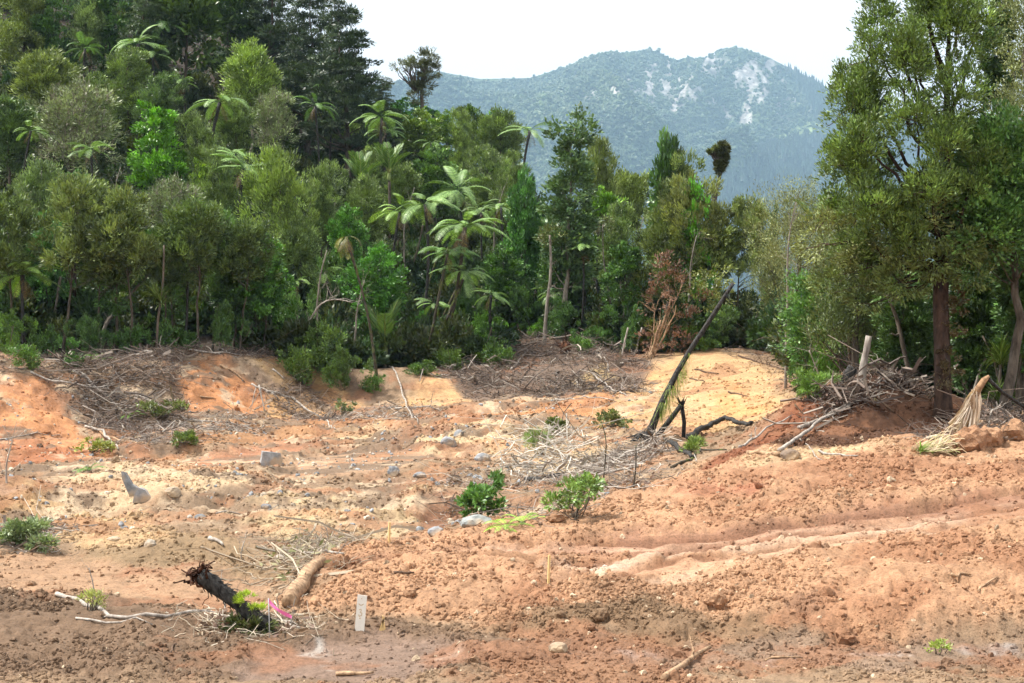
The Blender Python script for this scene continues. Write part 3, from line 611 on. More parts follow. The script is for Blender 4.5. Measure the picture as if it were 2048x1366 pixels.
def limbs(mb, R, H, rb, cen, n, split=.3, sides=6, col=(1, 1, 1), lean=(0, 0), wander=.028, rl=.35):
    """a trunk and limbs that run to some of the leaf clusters"""
    top = np.array([lean[0], lean[1], H*.93]); tr = wob((0, 0, -.4), top, 12, wander, R); t = np.linspace(0, 1, 12)
    tube(mb, tr, rb*(1-.88*t)*(1+.5*np.exp(-t*18)), sides, col, rough=.08, R=R)
    pick = R.choice(len(cen), min(n, len(cen)), replace=False)
    for c in cen[pick]:
        zz = max(split*H, min(.9*H, c[2]-R.uniform(.25, .6)*np.hypot(c[0], c[1])-.4)); f = zz/(H*.93)
        p0 = np.array([np.interp(f, t, tr[:, i]) for i in range(3)])
        mid = (p0+c)/2+[0, 0, -.08*np.linalg.norm(c-p0)]
        p = wob(p0, mid, 4, .08, R).tolist()+wob(mid, c, 4, .08, R).tolist()[1:]
        r0 = rb*(1-.88*f)*rl*R.uniform(.7, 1.3); tube(mb, p, np.linspace(r0, r0*.15, len(p)), 4, col, cap=False)

PROTO = {}
def proto(key, R, H, lobes, ncl, per, cs, ll, lw, rb, nlimb, leaf='leaf', bark='bark', split=.3, **k):
    mbc, cen = crown(R, lobes, ncl, per, cs, ll, lw, **k)
    mbt = MB(); limbs(mbt, R, H, rb, cen, nlimb, split)
    L = np.array(lobes); W = max((L[:, 0]+L[:, 3]).max(), (L[:, 1]+L[:, 4]).max())-min((L[:, 0]-L[:, 3]).min(), (L[:, 1]-L[:, 4]).min())
    PROTO.setdefault(key, []).append(dict(H=H, W=W*1.04, crown=mbc.mesh(key+'_crown', [M[leaf]]), trunk=mbt.mesh(key+'_trunk', [M[bark]], True)))
R1 = np.random.default_rng(101)
W3 = (1, 1, 1)
def lob_rand(R, H, rad, z0, n, tall=1.0):
    out = []
    for i in range(n):
        a, rr = R.uniform(0, 6.28), rad*R.uniform(.15, .62); z = z0+(H-z0)*R.uniform(.15, .8); q = rad*R.uniform(.38, .6)
        out.append((math.cos(a)*rr, math.sin(a)*rr, z, q, q, q*tall*R.uniform(.8, 1.3)))
    out.append((0, 0, H-rad*.5*tall, rad*.5, rad*.5, rad*.5*tall)); out.append((0, 0, (z0+H)/2, rad*.62, rad*.62, (H-z0)*.42))
    return out
# feathery small-leaved trees (upright brushes), five shapes
for i in range(5):
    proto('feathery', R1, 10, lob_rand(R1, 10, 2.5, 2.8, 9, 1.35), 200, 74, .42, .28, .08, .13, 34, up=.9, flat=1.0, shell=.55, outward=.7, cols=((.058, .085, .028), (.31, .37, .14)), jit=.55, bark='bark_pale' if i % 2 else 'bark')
for i in range(3):   # wide crowns on bare stems
    proto('canopy', R1, 10, [(l[0]*1.25, l[1]*1.0, l[2], l[3]*1.2, l[4], l[5]*.75) for l in lob_rand(R1, 10, 2.6, 4.4, 11, .8)], 200, 66, .42, .29, .09, .11, 30, split=.4, up=.7, flat=.9, shell=.42, outward=.8, cols=((.06, .08, .028), (.30, .33, .13)), jit=.6)
# broad glossy-leaved trees, four shapes
for i in range(4):
    proto('broadleaf', R1, 9, lob_rand(R1, 9, 2.5, 2.0, 8, 1.0), 150, 58, .44, .28, .155, .14, 24, leaf='gloss', up=.35, flat=.7, shell=.62, cols=((.05, .095, .028), (.23, .33, .095)))
for i in range(2):   # the same kind of tree with larger, sparser leaves
    proto('broadleaf', R1, 9, lob_rand(R1, 9, 2.5, 1.6, 11, .9), 130, 34, .5, .42, .22, .14, 30, leaf='gloss', up=.3, flat=.75, shell=.5, cols=((.05, .09, .03), (.24, .33, .11)))
# column-shaped dense tree
for i in range(2):
    lb = [(R1.normal(0, .45), R1.normal(0, .45), z, 1.5*(1-abs(z-6.5)/12), 1.5*(1-abs(z-6.5)/12), 1.3) for z in np.linspace(4.2, 13, 10)]+[(.3, 0, 14.2, .7, .7, 1.2), (-.9, .2, 13.3, .5, .5, 1.2)]
    proto('column', R1, 15.3, lb, 260, 44, .46, .30, .16, .2, 30, leaf='gloss', bark='bark_pale', split=.25, up=.4, shell=.45, cols=((.055, .10, .045), (.20, .28, .13)))
# dark layered conifers
for i in range(3):
    lb = []
    for z in np.linspace(4, 16, 13):
        r = 3.6*(1-((z-4)/13.5)**1.8)+.6
        for a in R1.uniform(0, 6.28, 6): lb.append((math.cos(a)*r*.6, math.sin(a)*r*.6, z+R1.normal(0, .3), r*.42, r*.42, .30))
    proto('conifer', R1, 17, lb, 820, 46, .55, .32, .10, .3, 60, leaf='leaf', bark='bark', split=.2, up=.25, flat=.28, shell=.2, outward=1.0, cols=((.03, .05, .028), (.085, .115, .06)), jit=.4)
# silvery, twiggy, half-bare trees: many fine bare twigs and thin leaf
def twiggy():
    lb = lob_rand(R1, 10, 2.8, 3, 8, 1.0); mbc, cen = crown(R1, lb, 240, 40, .42, .24, .07, up=.7, flat=1.0, shell=.4, cols=((.13, .15, .075), (.36, .38, .25)))
    mbt = MB(); limbs(mbt, R1, 10, .14, cen, 50, .3, rl=.4)
    for c in cen[:190]:
        o = nrm(c-np.array([0, 0, 5.])); 
        for _ in range(3): d = nrm(o+R1.normal(0, .5, 3)+[0, 0, .4]); tube(mbt, wob(c-d*.2, c+d*R1.uniform(.5, 1.0), 4, .18, R1), np.linspace(.022, .007, 4), 3, (1.25, 1.25, 1.2), cap=False)
    PROTO.setdefault('twiggy', []).append(dict(H=10, W=5.8, crown=mbc.mesh('twiggy_crown', [M['leaf']]), trunk=mbt.mesh('twiggy_trunk', [M['bark_pale']], True)))
twiggy(); twiggy()
# low bushes
for i in range(4):
    lb = [(R1.normal(0, .55), R1.normal(0, .55), R1.uniform(.4, 1.3), R1.uniform(.5, .8), R1.uniform(.5, .8), R1.uniform(.4, .7)) for _ in range(6)]
    proto('bush', R1, 2, lb, 75, 34, .26, .16, .085, .05, 12, leaf='gloss', split=.08, up=.5, flat=.8, shell=.35, cols=((.07, .12, .035), (.22, .30, .10)))

for i in range(3):
    lb = [(R1.normal(0, 1.0), R1.normal(0, 1.0), R1.uniform(.6, 3.0), R1.uniform(.8, 1.2), R1.uniform(.8, 1.2), R1.uniform(.6, 1.0)) for _ in range(9)]
    proto('bigbush', R1, 4, lb, 150, 46, .34, .20, .11, .07, 18, leaf='gloss', split=.08, up=.5, flat=.8, shell=.4, cols=((.06, .105, .03), (.21, .29, .095)))
# tree-fern frond: rachis with two rows of drooping, tapering pinnae
def frond_mesh(R, L=2.3, rise=.55, droop=1.5, npin=32, plen=.42, name='frond', cols=((.17, .28, .09), (.36, .48, .20)), wpin=.046, stem=.22):
    mb = MB(); n = 14; t = np.linspace(0, 1, n)
    ang = rise-(rise+droop)*t**1.25; dx = np.cos(ang); dz = np.sin(ang); p = np.zeros((n, 3)); p[1:, 0] = np.cumsum((dx[:-1]+dx[1:])/2)*L/(n-1); p[1:, 2] = np.cumsum((dz[:-1]+dz[1:])/2)*L/(n-1); p[:, 1] = .08*L*R.normal()*t**2
    tube(mb, p, np.linspace(.022, .005, n), 3, np.array(cols[0])*.75, cap=False)
    tt = np.linspace(stem, 1, npin); tt = tt+R.normal(0, .004, npin)
    for sgn in (-1, 1):
        pos = np.stack([np.interp(tt, t, p[:, i]) for i in range(3)], -1); fa = np.interp(tt, t, ang)
        fwd = np.stack([np.cos(fa), 0*fa, np.sin(fa)], -1); sd = np.array([0, sgn, 0.])
        ln = plen*np.sin(np.pi*np.clip((tt-stem)/(1-stem)*.82+.16, 0, 1))**.7*(.9+.2*R.random(npin)); ln = np.maximum(ln, .06)
        d = nrm(fwd*.45+sd); nr = np.cross(d, fwd)*sgn
        mid = pos+d*ln[:, None]*.5+[0, 0, -.03]; tip = pos+d*ln[:, None]+fwd*ln[:, None]*.12+np.array([0, 0, -1])*ln[:, None]*.30
        w_ = wpin*L/2.3; a = fwd*w_*.5
        v = np.stack([pos-a*.8, pos+a*.8, mid+a*.9, mid-a*.9, tip], 1).reshape(-1, 3); k = np.arange(npin)[:, None]*5
        c = (np.array(cols[0])+(np.array(cols[1])-np.array(cols[0]))*R.random((npin, 1)))*(.85+.3*R.random((npin, 1)))
        mb.add(v, k+np.array([3, 2, 4]), k+np.array([0, 1, 2, 3]), np.repeat(c, 5, 0))
    return mb.mesh(name, [M['frond']])
R2 = np.random.default_rng(202)
FROND = [frond_mesh(R2, 2.3, rz_, dr_) for rz_, dr_ in ((.6, .75), (.42, .95), (.3, .85), (.5, 1.15), (.15, 1.0), (.85, .85))]
DEADF = [frond_mesh(R2, 1.7, -.5, 1.0, 16, .3, 'dead_frond', ((.12, .06, .025), (.28, .16, .07))) for _ in range(2)]
YELF = [frond_mesh(R2, 2.1, .3, 1.7, 20, .4, 'frond', ((.26, .24, .08), (.42, .36, .14))) for _ in range(2)]
def palm_frond(R, L=2.6, rise=1.2, droop=.35, cols=((.07, .13, .04), (.20, .28, .09))):
    mb = MB(); n = 12; t = np.linspace(0, 1, n); ang = rise-(droop+.2)*t**2; p = np.zeros((n, 3)); p[1:, 0] = np.cumsum(np.cos(ang[:-1]))*L/(n-1); p[1:, 2] = np.cumsum(np.sin(ang[:-1]))*L/(n-1)
    tube(mb, p, np.linspace(.04, .008, n), 4, (.30, .28, .10), cap=False)
    npin = 34; tt = np.linspace(.14, 1, npin); pos = np.stack([np.interp(tt, t, p[:, i]) for i in range(3)], -1); fa = np.interp(tt, t, ang); fwd = np.stack([np.cos(fa), 0*fa, np.sin(fa)], -1)
    for sgn in (-1, 1):
        ln = .85*np.sin(np.pi*(tt*.75+.2))**.6; d = nrm(fwd*1.1+np.array([0, sgn*.75, 0])+R.normal(0, .06, (npin, 3)))
        c = np.array(cols[0])+(np.array(cols[1])-np.array(cols[0]))*R.random((npin, 1)); leaves(mb, pos, d, ln, .06, c, R, nb=np.cross(fwd, [0, 1, 0])+R.normal(0, .2, (npin, 3)))
    return mb.mesh('palm_frond', [M['frond']])
PALMF = [palm_frond(R2, 2.6, 1.35, .3), palm_frond(R2, 2.6, 1.15, .45), palm_frond(R2, 2.5, .95, .7)]
# rosettes of strap leaves
def strap_mesh(R, n=46, L=.85, w=.045, droop=1.1, cols=((.09, .13, .04), (.26, .30, .10)), name='strap_leaves', mt='frond', up=.9):
    mb = MB(); k = 5
    for _ in range(n):
        a = R.uniform(0, 6.28); e = R.uniform(up-.7, up+.6); t = np.linspace(0, 1, k); an = e-droop*R.uniform(.5, 1.4)*t**1.4; l_ = L*R.uniform(.7, 1.2)
        r = np.concatenate([[0], np.cumsum(np.cos(an[:-1]))])*l_/(k-1); z = np.concatenate([[0], np.cumsum(np.sin(an[:-1]))])*l_/(k-1)
        c = np.stack([r*math.cos(a), r*math.sin(a), z], -1); s = np.array([-math.sin(a), math.cos(a), 0])*w*.5*np.array([.6, 1, .9, .6, .1])[:, None]
        v = np.concatenate([c-s, c+s]); q = np.array([[i, k+i, k+i+1, i+1] for i in range(k-1)])
        mb.add(v, None, q, (np.array(cols[0])+(np.array(cols[1])-np.array(cols[0]))*R.random())*R.uniform(.75, 1.2))
    return mb.mesh(name, [M[mt]])
STRAP = [strap_mesh(R2) for _ in range(3)]
GRASS = [strap_mesh(R2, 40, .45, .018, 1.3, ((.12, .17, .03), (.34, .40, .09)), 'grass_blades') for _ in range(2)]

def copy_to(mesh, name, parent, loc=(0, 0, 0), rot=(0, 0, 0), scl=(1, 1, 1), color=None):
    o = link(name, mesh, parent); o.location = loc; o.rotation_euler = rot; o.scale = scl
    if color is not None: o.color = (*color, 1)
    return o
THINGS = []      # (photo column, photo row, object) of things that may serve as landmarks
def solve(px, py, H, y0, y1=175):
    """distance at which something H high, rooted on the ground, reaches this direction"""
    y = np.arange(y0, y1, .5); x = (px-1024)/F*y; h = EYE+(683-py)/F*y-gz(x, y)
    k = np.nonzero(h <= H)[0]
    return float(y[k[0]] if len(k) else y[np.argmin(h)])
R3 = np.random.default_rng(303)
def tree(kind, px, top, wpx, H, tint=(1, 1, 1), label=None, cat='tree', Y=None, y0=None, group=None, name=None, var=None, sink=0., lean=(0, 0)):
    e = float(np.interp((px-1024)/F, UG, edge))
    if Y is None: Y = solve(px, top, H, (y0 or e+2.5))
    x = (px-1024)/F*Y; g = float(gz(x, Y)); Hh = EYE+(683-top)/F*Y-g
    if Hh < 1: Hh = H
    if kind == 'bush' and Hh > 2.4: kind = 'bigbush'
    p = PROTO[kind][int(R3.integers(len(PROTO[kind]))) if var is None else var % len(PROTO[kind])]
    t = empty(name or {'bush': 'bush', 'bigbush': 'bush', 'conifer': 'conifer_tree'}.get(kind, kind+'_tree'), (x, Y, g-sink), R3.uniform(0, 6.28))
    t.rotation_euler = (lean[0]+R3.normal(0, .05), lean[1]+R3.normal(0, .05), t.rotation_euler[2])
    sz = Hh/p['H']; sx = wpx/F*Y/p['W']; ax_ = R3.uniform(.88, 1.18); t.scale = (sx*ax_, sx/ax_, sz)
    copy_to(p['trunk'], 'trunk', t); copy_to(p['crown'], 'crown', t, color=tint)
    tag(t, label, cat, group); t['_px'] = px; t['_py'] = top+min(wpx*.4, 60); t['_h'] = Hh; THINGS.append(t)
    return t
def tree_fern(px, py, rpx, H, label, Y=None, bx=None, n=15, dead=3, up=0, col=(1, 1, 1), yellow=0, bark='black', tilt=0., y0=None):
    e = float(np.interp((px-1024)/F, UG, edge))
    if Y is None: Y = solve(px, py, H, y0 or e+1.5)
    c = at(px, py, Y); xb = (((bx if bx is not None else px+R3.normal(0, 5)))-1024)/F*Y; b = np.array([xb, Y+R3.normal(0, .3), 0]); b[2] = gz(b[0], b[1])
    t = empty('tree_fern', b); L = rpx/F*Y; s = L/1.75
    mb = MB(); k = 12; tt = np.linspace(0, 1, k)[:, None]; path = (c-b)*tt; path[:, 0] += np.sin(tt[:, 0]*np.pi)*.06*np.linalg.norm(c-b)*R3.normal()*.5; path[0, 2] -= .4
    tube(mb, path, (.085+.09*np.exp(-tt[:, 0]*7)+.03*tt[:, 0]**6)*max(.8, s), 8, rough=.18, R=R3)
    link('trunk', mb.mesh('trunk', [M[bark]], True), t)
    a0 = R3.uniform(0, 6.28); n = int(n*R3.uniform(.65, 1.15)); tl = R3.normal(0, .28); ta = R3.uniform(0, 6.28)
    for i in range(n):
        a = a0+i*2.399; me = FROND[int(R3.integers(len(FROND)))] if i >= yellow else YELF[i % 2]
        sc_ = s*R3.uniform(.72, 1.18); copy_to(me, 'frond', t, tuple(c-b), (R3.normal(0, .2), R3.normal(tilt+tl*math.cos(a-ta), .2), a), (sc_, sc_, sc_*R3.uniform(.8, 1.1)), np.array(col)*R3.uniform(.6, 1.2))
    for i in range(dead+int(R3.integers(0, 4))): copy_to(DEADF[i % 2], 'dead_frond', t, tuple(c-b-[0, 0, .05]), (R3.normal(0, .1), .35, R3.uniform(0, 6.28)), (s*.8,)*3)
    tag(t, label, 'tree fern', 'tree ferns of the hillside forest'); t['_px'] = px; t['_py'] = py; t['_h'] = float(c[2]-b[2]); THINGS.append(t)
    return t
def palm(px, py, H, label, Y=None, s=1.0, nf=8):
    e = float(np.interp((px-1024)/F, UG, edge)); Y = Y or solve(px, py, H, e+2)
    c = at(px, py, Y); b = np.array([c[0], Y, gz(c[0], Y)]); t = empty('nikau_palm', b); h = c[2]-b[2]
    mb = MB(); z = np.linspace(-.3, h, 16); tube(mb, np.stack([np.sin(z*.4)*.05, 0*z, z], -1), .11+.012*np.cos(np.arange(16)*np.pi), 8); link('trunk', mb.mesh('trunk', [M['bark']], True), t)
    mb = MB(); z = np.linspace(0, .8, 6); tube(mb, np.stack([0*z, 0*z, h+z], -1), np.array([.13, .18, .17, .14, .1, .06]), 8, (.2, .25, .08)); link('crownshaft', mb.mesh('crownshaft', [M['straw']], True), t)
    for i in range(nf): copy_to(PALMF[i % 3], 'frond', t, (0, 0, h+.55), (0, R3.normal(0, .06), i*2.399), (s,)*3, np.array((1, 1, 1))*R3.uniform(.85, 1.15))
    tag(t, label, 'palm', 'palms in the hillside forest'); t['_px'] = px; t['_py'] = py-50; THINGS.append(t); return t
# ------------------------------------------------------------------ the hillside forest, tree by tree
OL, BR, DK, GY, LT = (1.0, 1.05, .88), (1.15, 1.08, .85), (.66, .8, .66), (1.1, 1.15, 1.15), (1.4, 1.45, 1.0)
LIME, GRN, BLU, YEL = (1.35, 1.75, .55), (.85, 1.15, .75), (.75, 1.05, .95), (1.75, 1.55, .7)
def E0(px): return float(np.interp((px-1024)/F, UG, edge))
AUTO = []         # trees whose label is worded from their look and nearest landmark
def auto(desc, *a, **k): t = tree(*a, **k); t['_d'] = desc; AUTO.append(t); return t
# landmarks, worded by hand
tree('conifer', 690, -14, 175, 18, (1, 1, 1), 'tall dark layered conifer standing at the right end of the skyline grove', cat='conifer')
tree('broadleaf', 322, 203, 150, 10, LIME, 'bright lime green leafy tree on the left hillside', y0=84)
tree('twiggy', 140, 168, 235, 11, (1.05, 1.05, 1.0), 'large silvery grey twiggy tree left of the lime green tree', y0=86)
tree('feathery', 505, 92, 180, 11, LT, 'big pale olive billowing tree below the dark conifer grove')
tree('column', 1125, 222, 118, 16, (1, 1, 1), 'tall dark glossy column-shaped tree in the middle of the forest edge', Y=91)
tree('broadleaf', 322+74, 318, 72, 7, YEL, 'small yellowing tree at the lower right side of the lime green tree', y0=83)
tree('broadleaf', 1310, 274, 78, 10, DK, 'dark leafy tuft-topped tree on the right-hand crest, highest of its clump')
tree('broadleaf', 1402, 372, 66, 9, (1.1, 1.8, .6), 'fresh bright green leafy tree in the right-hand crest clump')
tree('broadleaf', 1055, 342, 78, 11, BLU, 'narrow blue-green leafy tree left of the glossy column tree')
tree('conifer', 1527, 402, 42, 8, (1.6, 1.9, 1.4), 'slim young conifer in the gap before the mountain', cat='conifer', Y=92)
# back rows
for r in [('olive brown feathery tree', 'feathery', 40, -50, 180, 12, BR), ('dark green leafy tree', 'broadleaf', 118, 2, 95, 10, DK), ('grey-green feathery tree', 'feathery', 178, -15, 110, 11, GY),
          ('dark leafy tree', 'broadleaf', 225, -60, 130, 13, DK), ('dark conifer', 'conifer', 285, -50, 120, 14, (1.3, 1.3, 1)), ('dark olive leafy tree', 'broadleaf', 372, -60, 170, 14, (.75, .75, .55)), ('dark leafy tree', 'broadleaf', 452, -75, 140, 15, (.7, .75, .6)),
          ('dark conifer', 'conifer', 533, -90, 150, 17, (1.2, 1.2, 1.1)), ('dark conifer', 'conifer', 612, -45, 150, 17, (1, 1, 1)), ('low dark conifer', 'conifer', 752, 150, 90, 9, (1, 1, .9)),
          ('olive feathery tree', 'feathery', 92, 108, 150, 10, BR), ('olive feathery tree', 'feathery', 262, 100, 150, 9, OL), ('dull olive feathery tree', 'feathery', 182, 150, 120, 8, OL), ('olive feathery tree', 'feathery', 405, 232, 110, 9, OL),
          ('half-bare twiggy tree', 'twiggy', 548, 182, 140, 9, (.95, 1, .85)), ('olive feathery tree', 'feathery', 605, 132, 90, 8, OL), ('pale olive feathery tree', 'feathery', 688, 182, 115, 8, LT), ('dark feathery tree', 'feathery', 25, 200, 130, 9, DK),
          ('grey-green feathery tree', 'feathery', 55, 318, 150, 9, GY), ('low twiggy grey tree', 'twiggy', 318, 358, 170, 8, (.85, .9, .8)), ('olive feathery tree', 'feathery', 452, 300, 105, 9, OL), ('tall pale green feathery tree', 'feathery', 560, 300, 150, 11, LT),
          ('blue-green leafy tree', 'broadleaf', 98, 438, 115, 7, BLU), ('olive feathery tree', 'feathery', 642, 330, 105, 9, OL), ('dull green feathery tree', 'feathery', 425, 430, 115, 9, GRN), ('dark feathery tree', 'feathery', 330, 150, 110, 8, DK),
          ('bushy green tree', 'broadleaf', 528, 478, 120, 7, GRN), ('grey-green feathery tree', 'feathery', 604, 450, 110, 7, GY), ('dark bushy tree', 'broadleaf', 350, 470, 120, 7, DK), ('dark bushy tree', 'broadleaf', 235, 430, 140, 8, DK),
          ('dark green rounded tree', 'broadleaf', 815, 196, 90, 5, (.6, .9, .6)), ('dark green rounded tree', 'broadleaf', 862, 214, 60, 5, (.55, .85, .6)), ('golden olive leafy tree', 'broadleaf', 842, 222, 95, 7, (1.35, 1.15, .65)), ('golden olive leafy tree', 'broadleaf', 890, 226, 80, 7, (1.2, 1.15, .6)),
          ('dark leafy tree', 'broadleaf', 952, 203, 85, 8, (.8, .8, .5)), ('lime-tinged leafy tree', 'broadleaf', 984, 214, 55, 8, (1.2, 1.7, .5)), ('olive feathery tree', 'feathery', 1005, 225, 105, 10, OL), ('pale feathery tree', 'feathery', 925, 222, 70, 9, LT),
          ('dull olive feathery tree', 'feathery', 955, 298, 110, 9, OL), ('olive feathery tree', 'feathery', 1208, 276, 105, 12, BR), ('olive feathery tree', 'canopy', 1345, 300, 165, 11, OL), ('olive feathery tree', 'canopy', 1272, 338, 140, 10, LT),
          ('bronze olive feathery tree', 'canopy', 1402, 345, 150, 10, BR), ('olive feathery tree', 'canopy', 1470, 392, 135, 9, OL), ('olive feathery tree', 'feathery', 1242, 400, 100, 9, OL), ('olive-lime leafy tree', 'broadleaf', 1188, 378, 115, 9, (1.2, 1.3, .5)),
          ('blue-green leafy tree', 'broadleaf', 1062, 420, 105, 8, BLU), ('olive feathery tree', 'feathery', 722, 358, 115, 8, OL), ('dark green rounded tree', 'broadleaf', 762, 498, 120, 8, (.7, 1.1, .6)), ('bushy green tree', 'broadleaf', 690, 418, 90, 7, GRN),
          ('olive leafy tree', 'broadleaf', 868, 298, 110, 8, OL), ('olive feathery tree', 'feathery', 800, 330, 95, 7, OL), ('green leafy tree', 'broadleaf', 950, 340, 90, 6, GRN), ('olive feathery tree', 'feathery', 1030, 300, 85, 9, OL),
          ('dark olive feathery tree', 'feathery', 1330, 420, 150, 10, (.8, .8, .65)), ('olive feathery tree', 'canopy', 1425, 445, 165, 8, OL), ('dark leafy tree', 'broadleaf', 1255, 490, 110, 7, DK), ('dark leafy tree', 'broadleaf', 1380, 500, 130, 6, (.8, .8, .6)),
          ('dark feathery tree', 'feathery', 475, 200, 100, 8, OL), ('dark leafy tree', 'broadleaf', 150, 350, 110, 7, DK), ('dark bushy tree', 'broadleaf', 30, 430, 110, 7, DK), ('dark bushy tree', 'broadleaf', 470, 540, 120, 6, DK), ('green bushy tree', 'broadleaf', 1130, 470, 110, 7, DK),
          ('olive feathery tree', 'feathery', 740, 300, 90, 7, OL), ('dark green bushy tree', 'broadleaf', 1010, 500, 110, 6, DK)]:
    auto(*r)
# canopy trees of the front edge on the left, trunks bare below
for r, dy in [(('wide olive tree', 'canopy', 130, 345, 210, 11, OL), 1.5), (('wide dark olive tree', 'canopy', 265, 372, 200, 9.5, (.9, .95, .8)), .8), (('wide dark olive tree', 'canopy', 25, 385, 190, 9.5, (.8, .9, .75)), 2.5), (('wide dull green tree', 'canopy', 395, 400, 180, 9, (.75, .9, .7)), .6), (('wide dark tree', 'canopy', 480, 440, 150, 8, DK), 1.0), (('low wide dark tree', 'canopy', 200, 430, 170, 8, DK), 2.2), (('low wide dark tree', 'canopy', 330, 450, 170, 7.5, DK), 2.0)]:
    auto(*r, Y=E0(r[2])+dy)
# shrubs along the front of the forest
for r in [('leafy green bush', 'bush', 530, 545, 120, 4.5, GRN), ('grey-green bush', 'bush', 590, 575, 110, 4, GY), ('dark green leafy bush', 'bush', 770, 560, 115, 4.5, (.7, 1.0, .6)), ('dark green leafy bush', 'bush', 715, 600, 90, 3.5, DK), ('green leafy bush', 'bush', 830, 612, 110, 3.2, (.7, 1.1, .6)),
          ('green leafy bush', 'bush', 900, 640, 100, 2.6, (.9, 1.2, .6)), ('fresh green bush', 'bush', 965, 622, 90, 3, (1.0, 1.3, .55)), ('dark green bush', 'bush', 940, 560, 90, 4, DK), ('dark green bush', 'bush', 1060, 560, 90, 4, DK), ('dark green bush', 'bush', 1140, 590, 100, 3.6, DK), ('dark green bush', 'bush', 1195, 600, 90, 3.4, (.7, .9, .6)),
          ('dull green bush', 'bush', 1430, 600, 110, 3.4, OL), ('dull green bush', 'bush', 1375, 640, 80, 2, OL), ('dark bush', 'bush', 1270, 610, 90, 3, DK), ('yellow-green small bush', 'bush', 1080, 648, 45, 1.4, (1.2, 1.5, .6)), ('small green bush', 'bush', 1030, 640, 50, 1.6, GRN), ('mossy olive bush', 'bush', 965, 690, 90, 1.8, (1.1, 1.1, .5)), ('low green bush', 'bush', 880, 700, 80, 1.4, (1, 1.1, .5)),
          ('dark bush', 'bush', 95, 640, 80, 2.5, DK), ('dark bush', 'bush', 180, 625, 90, 2.8, DK), ('dark green bush', 'bush', 262, 640, 90, 2.5, (.6, .8, .55)), ('low dark bush', 'bush', 345, 630, 80, 2.6, DK), ('dark green bush', 'bush', 485, 610, 90, 2.6, DK), ('leafy yellow-green bush', 'bush', 20, 620, 100, 3, (1.1, 1.25, .6)), ('dark bush', 'bush', 690, 520, 90, 5, DK), ('grey-green bush', 'bush', 640, 500, 90, 5, GY), ('dark green bush', 'bush', 440, 600, 90, 3, DK), ('low green bush', 'bush', 145, 665, 70, 1.2, GRN), ('low green bush', 'bush', 380, 660, 70, 1.4, DK)]:
    auto(*r, y0=float(np.interp((r[2]-1024)/F, UG, edge))+.5, cat='bush')
for px, py, w_, h_, tn, lb in [(605, 768, 110, 2.4, (.8, .8, .6), 'olive shrub hanging over the ochre streak'), (690, 780, 90, 2.6, (.7, .75, .5), 'green shrub spilling down left of the leaning fern trunk'), (738, 786, 50, 1.3, (.7, .85, .5), 'small green shrub at the foot of the leaning fern trunk'), (845, 750, 70, 1.1, (.7, .8, .45), 'green shrub at the head of the ochre triangle'), (912, 742, 60, 1.6, (.8, .82, .45), 'low shrub right of the ochre triangle\'s head'), (985, 735, 80, 2.2, (.65, .75, .45), 'green shrub at the left end of the rubble slope'), (62, 738, 80, 1.5, (.9, 1.05, .6), 'low shrub on the rim of the left orange scarp'), (150, 735, 60, 1.0, DK, 'small dark shrub on the rim by the gully'), (1175, 705, 60, 1.2, (.9, 1.1, .6), 'small shrub near the upturned root'), (1410, 702, 60, 1.3, (.9, 1., .6), 'small shrub at the head of the yellow slope')]:
    b_ = hit(px, py, 55); tree('bush', px, 683-(b_[2]+h_-EYE)*F/b_[1], w_, h_, tn, lb, cat='bush', Y=float(b_[1]), sink=.1)
tree('bush', 645, 622, 150, 4.2, (1.0, 1.0, .75), 'olive shrub drooping over the edge of the ochre scarp', cat='bush', Y=80.5, sink=.6)
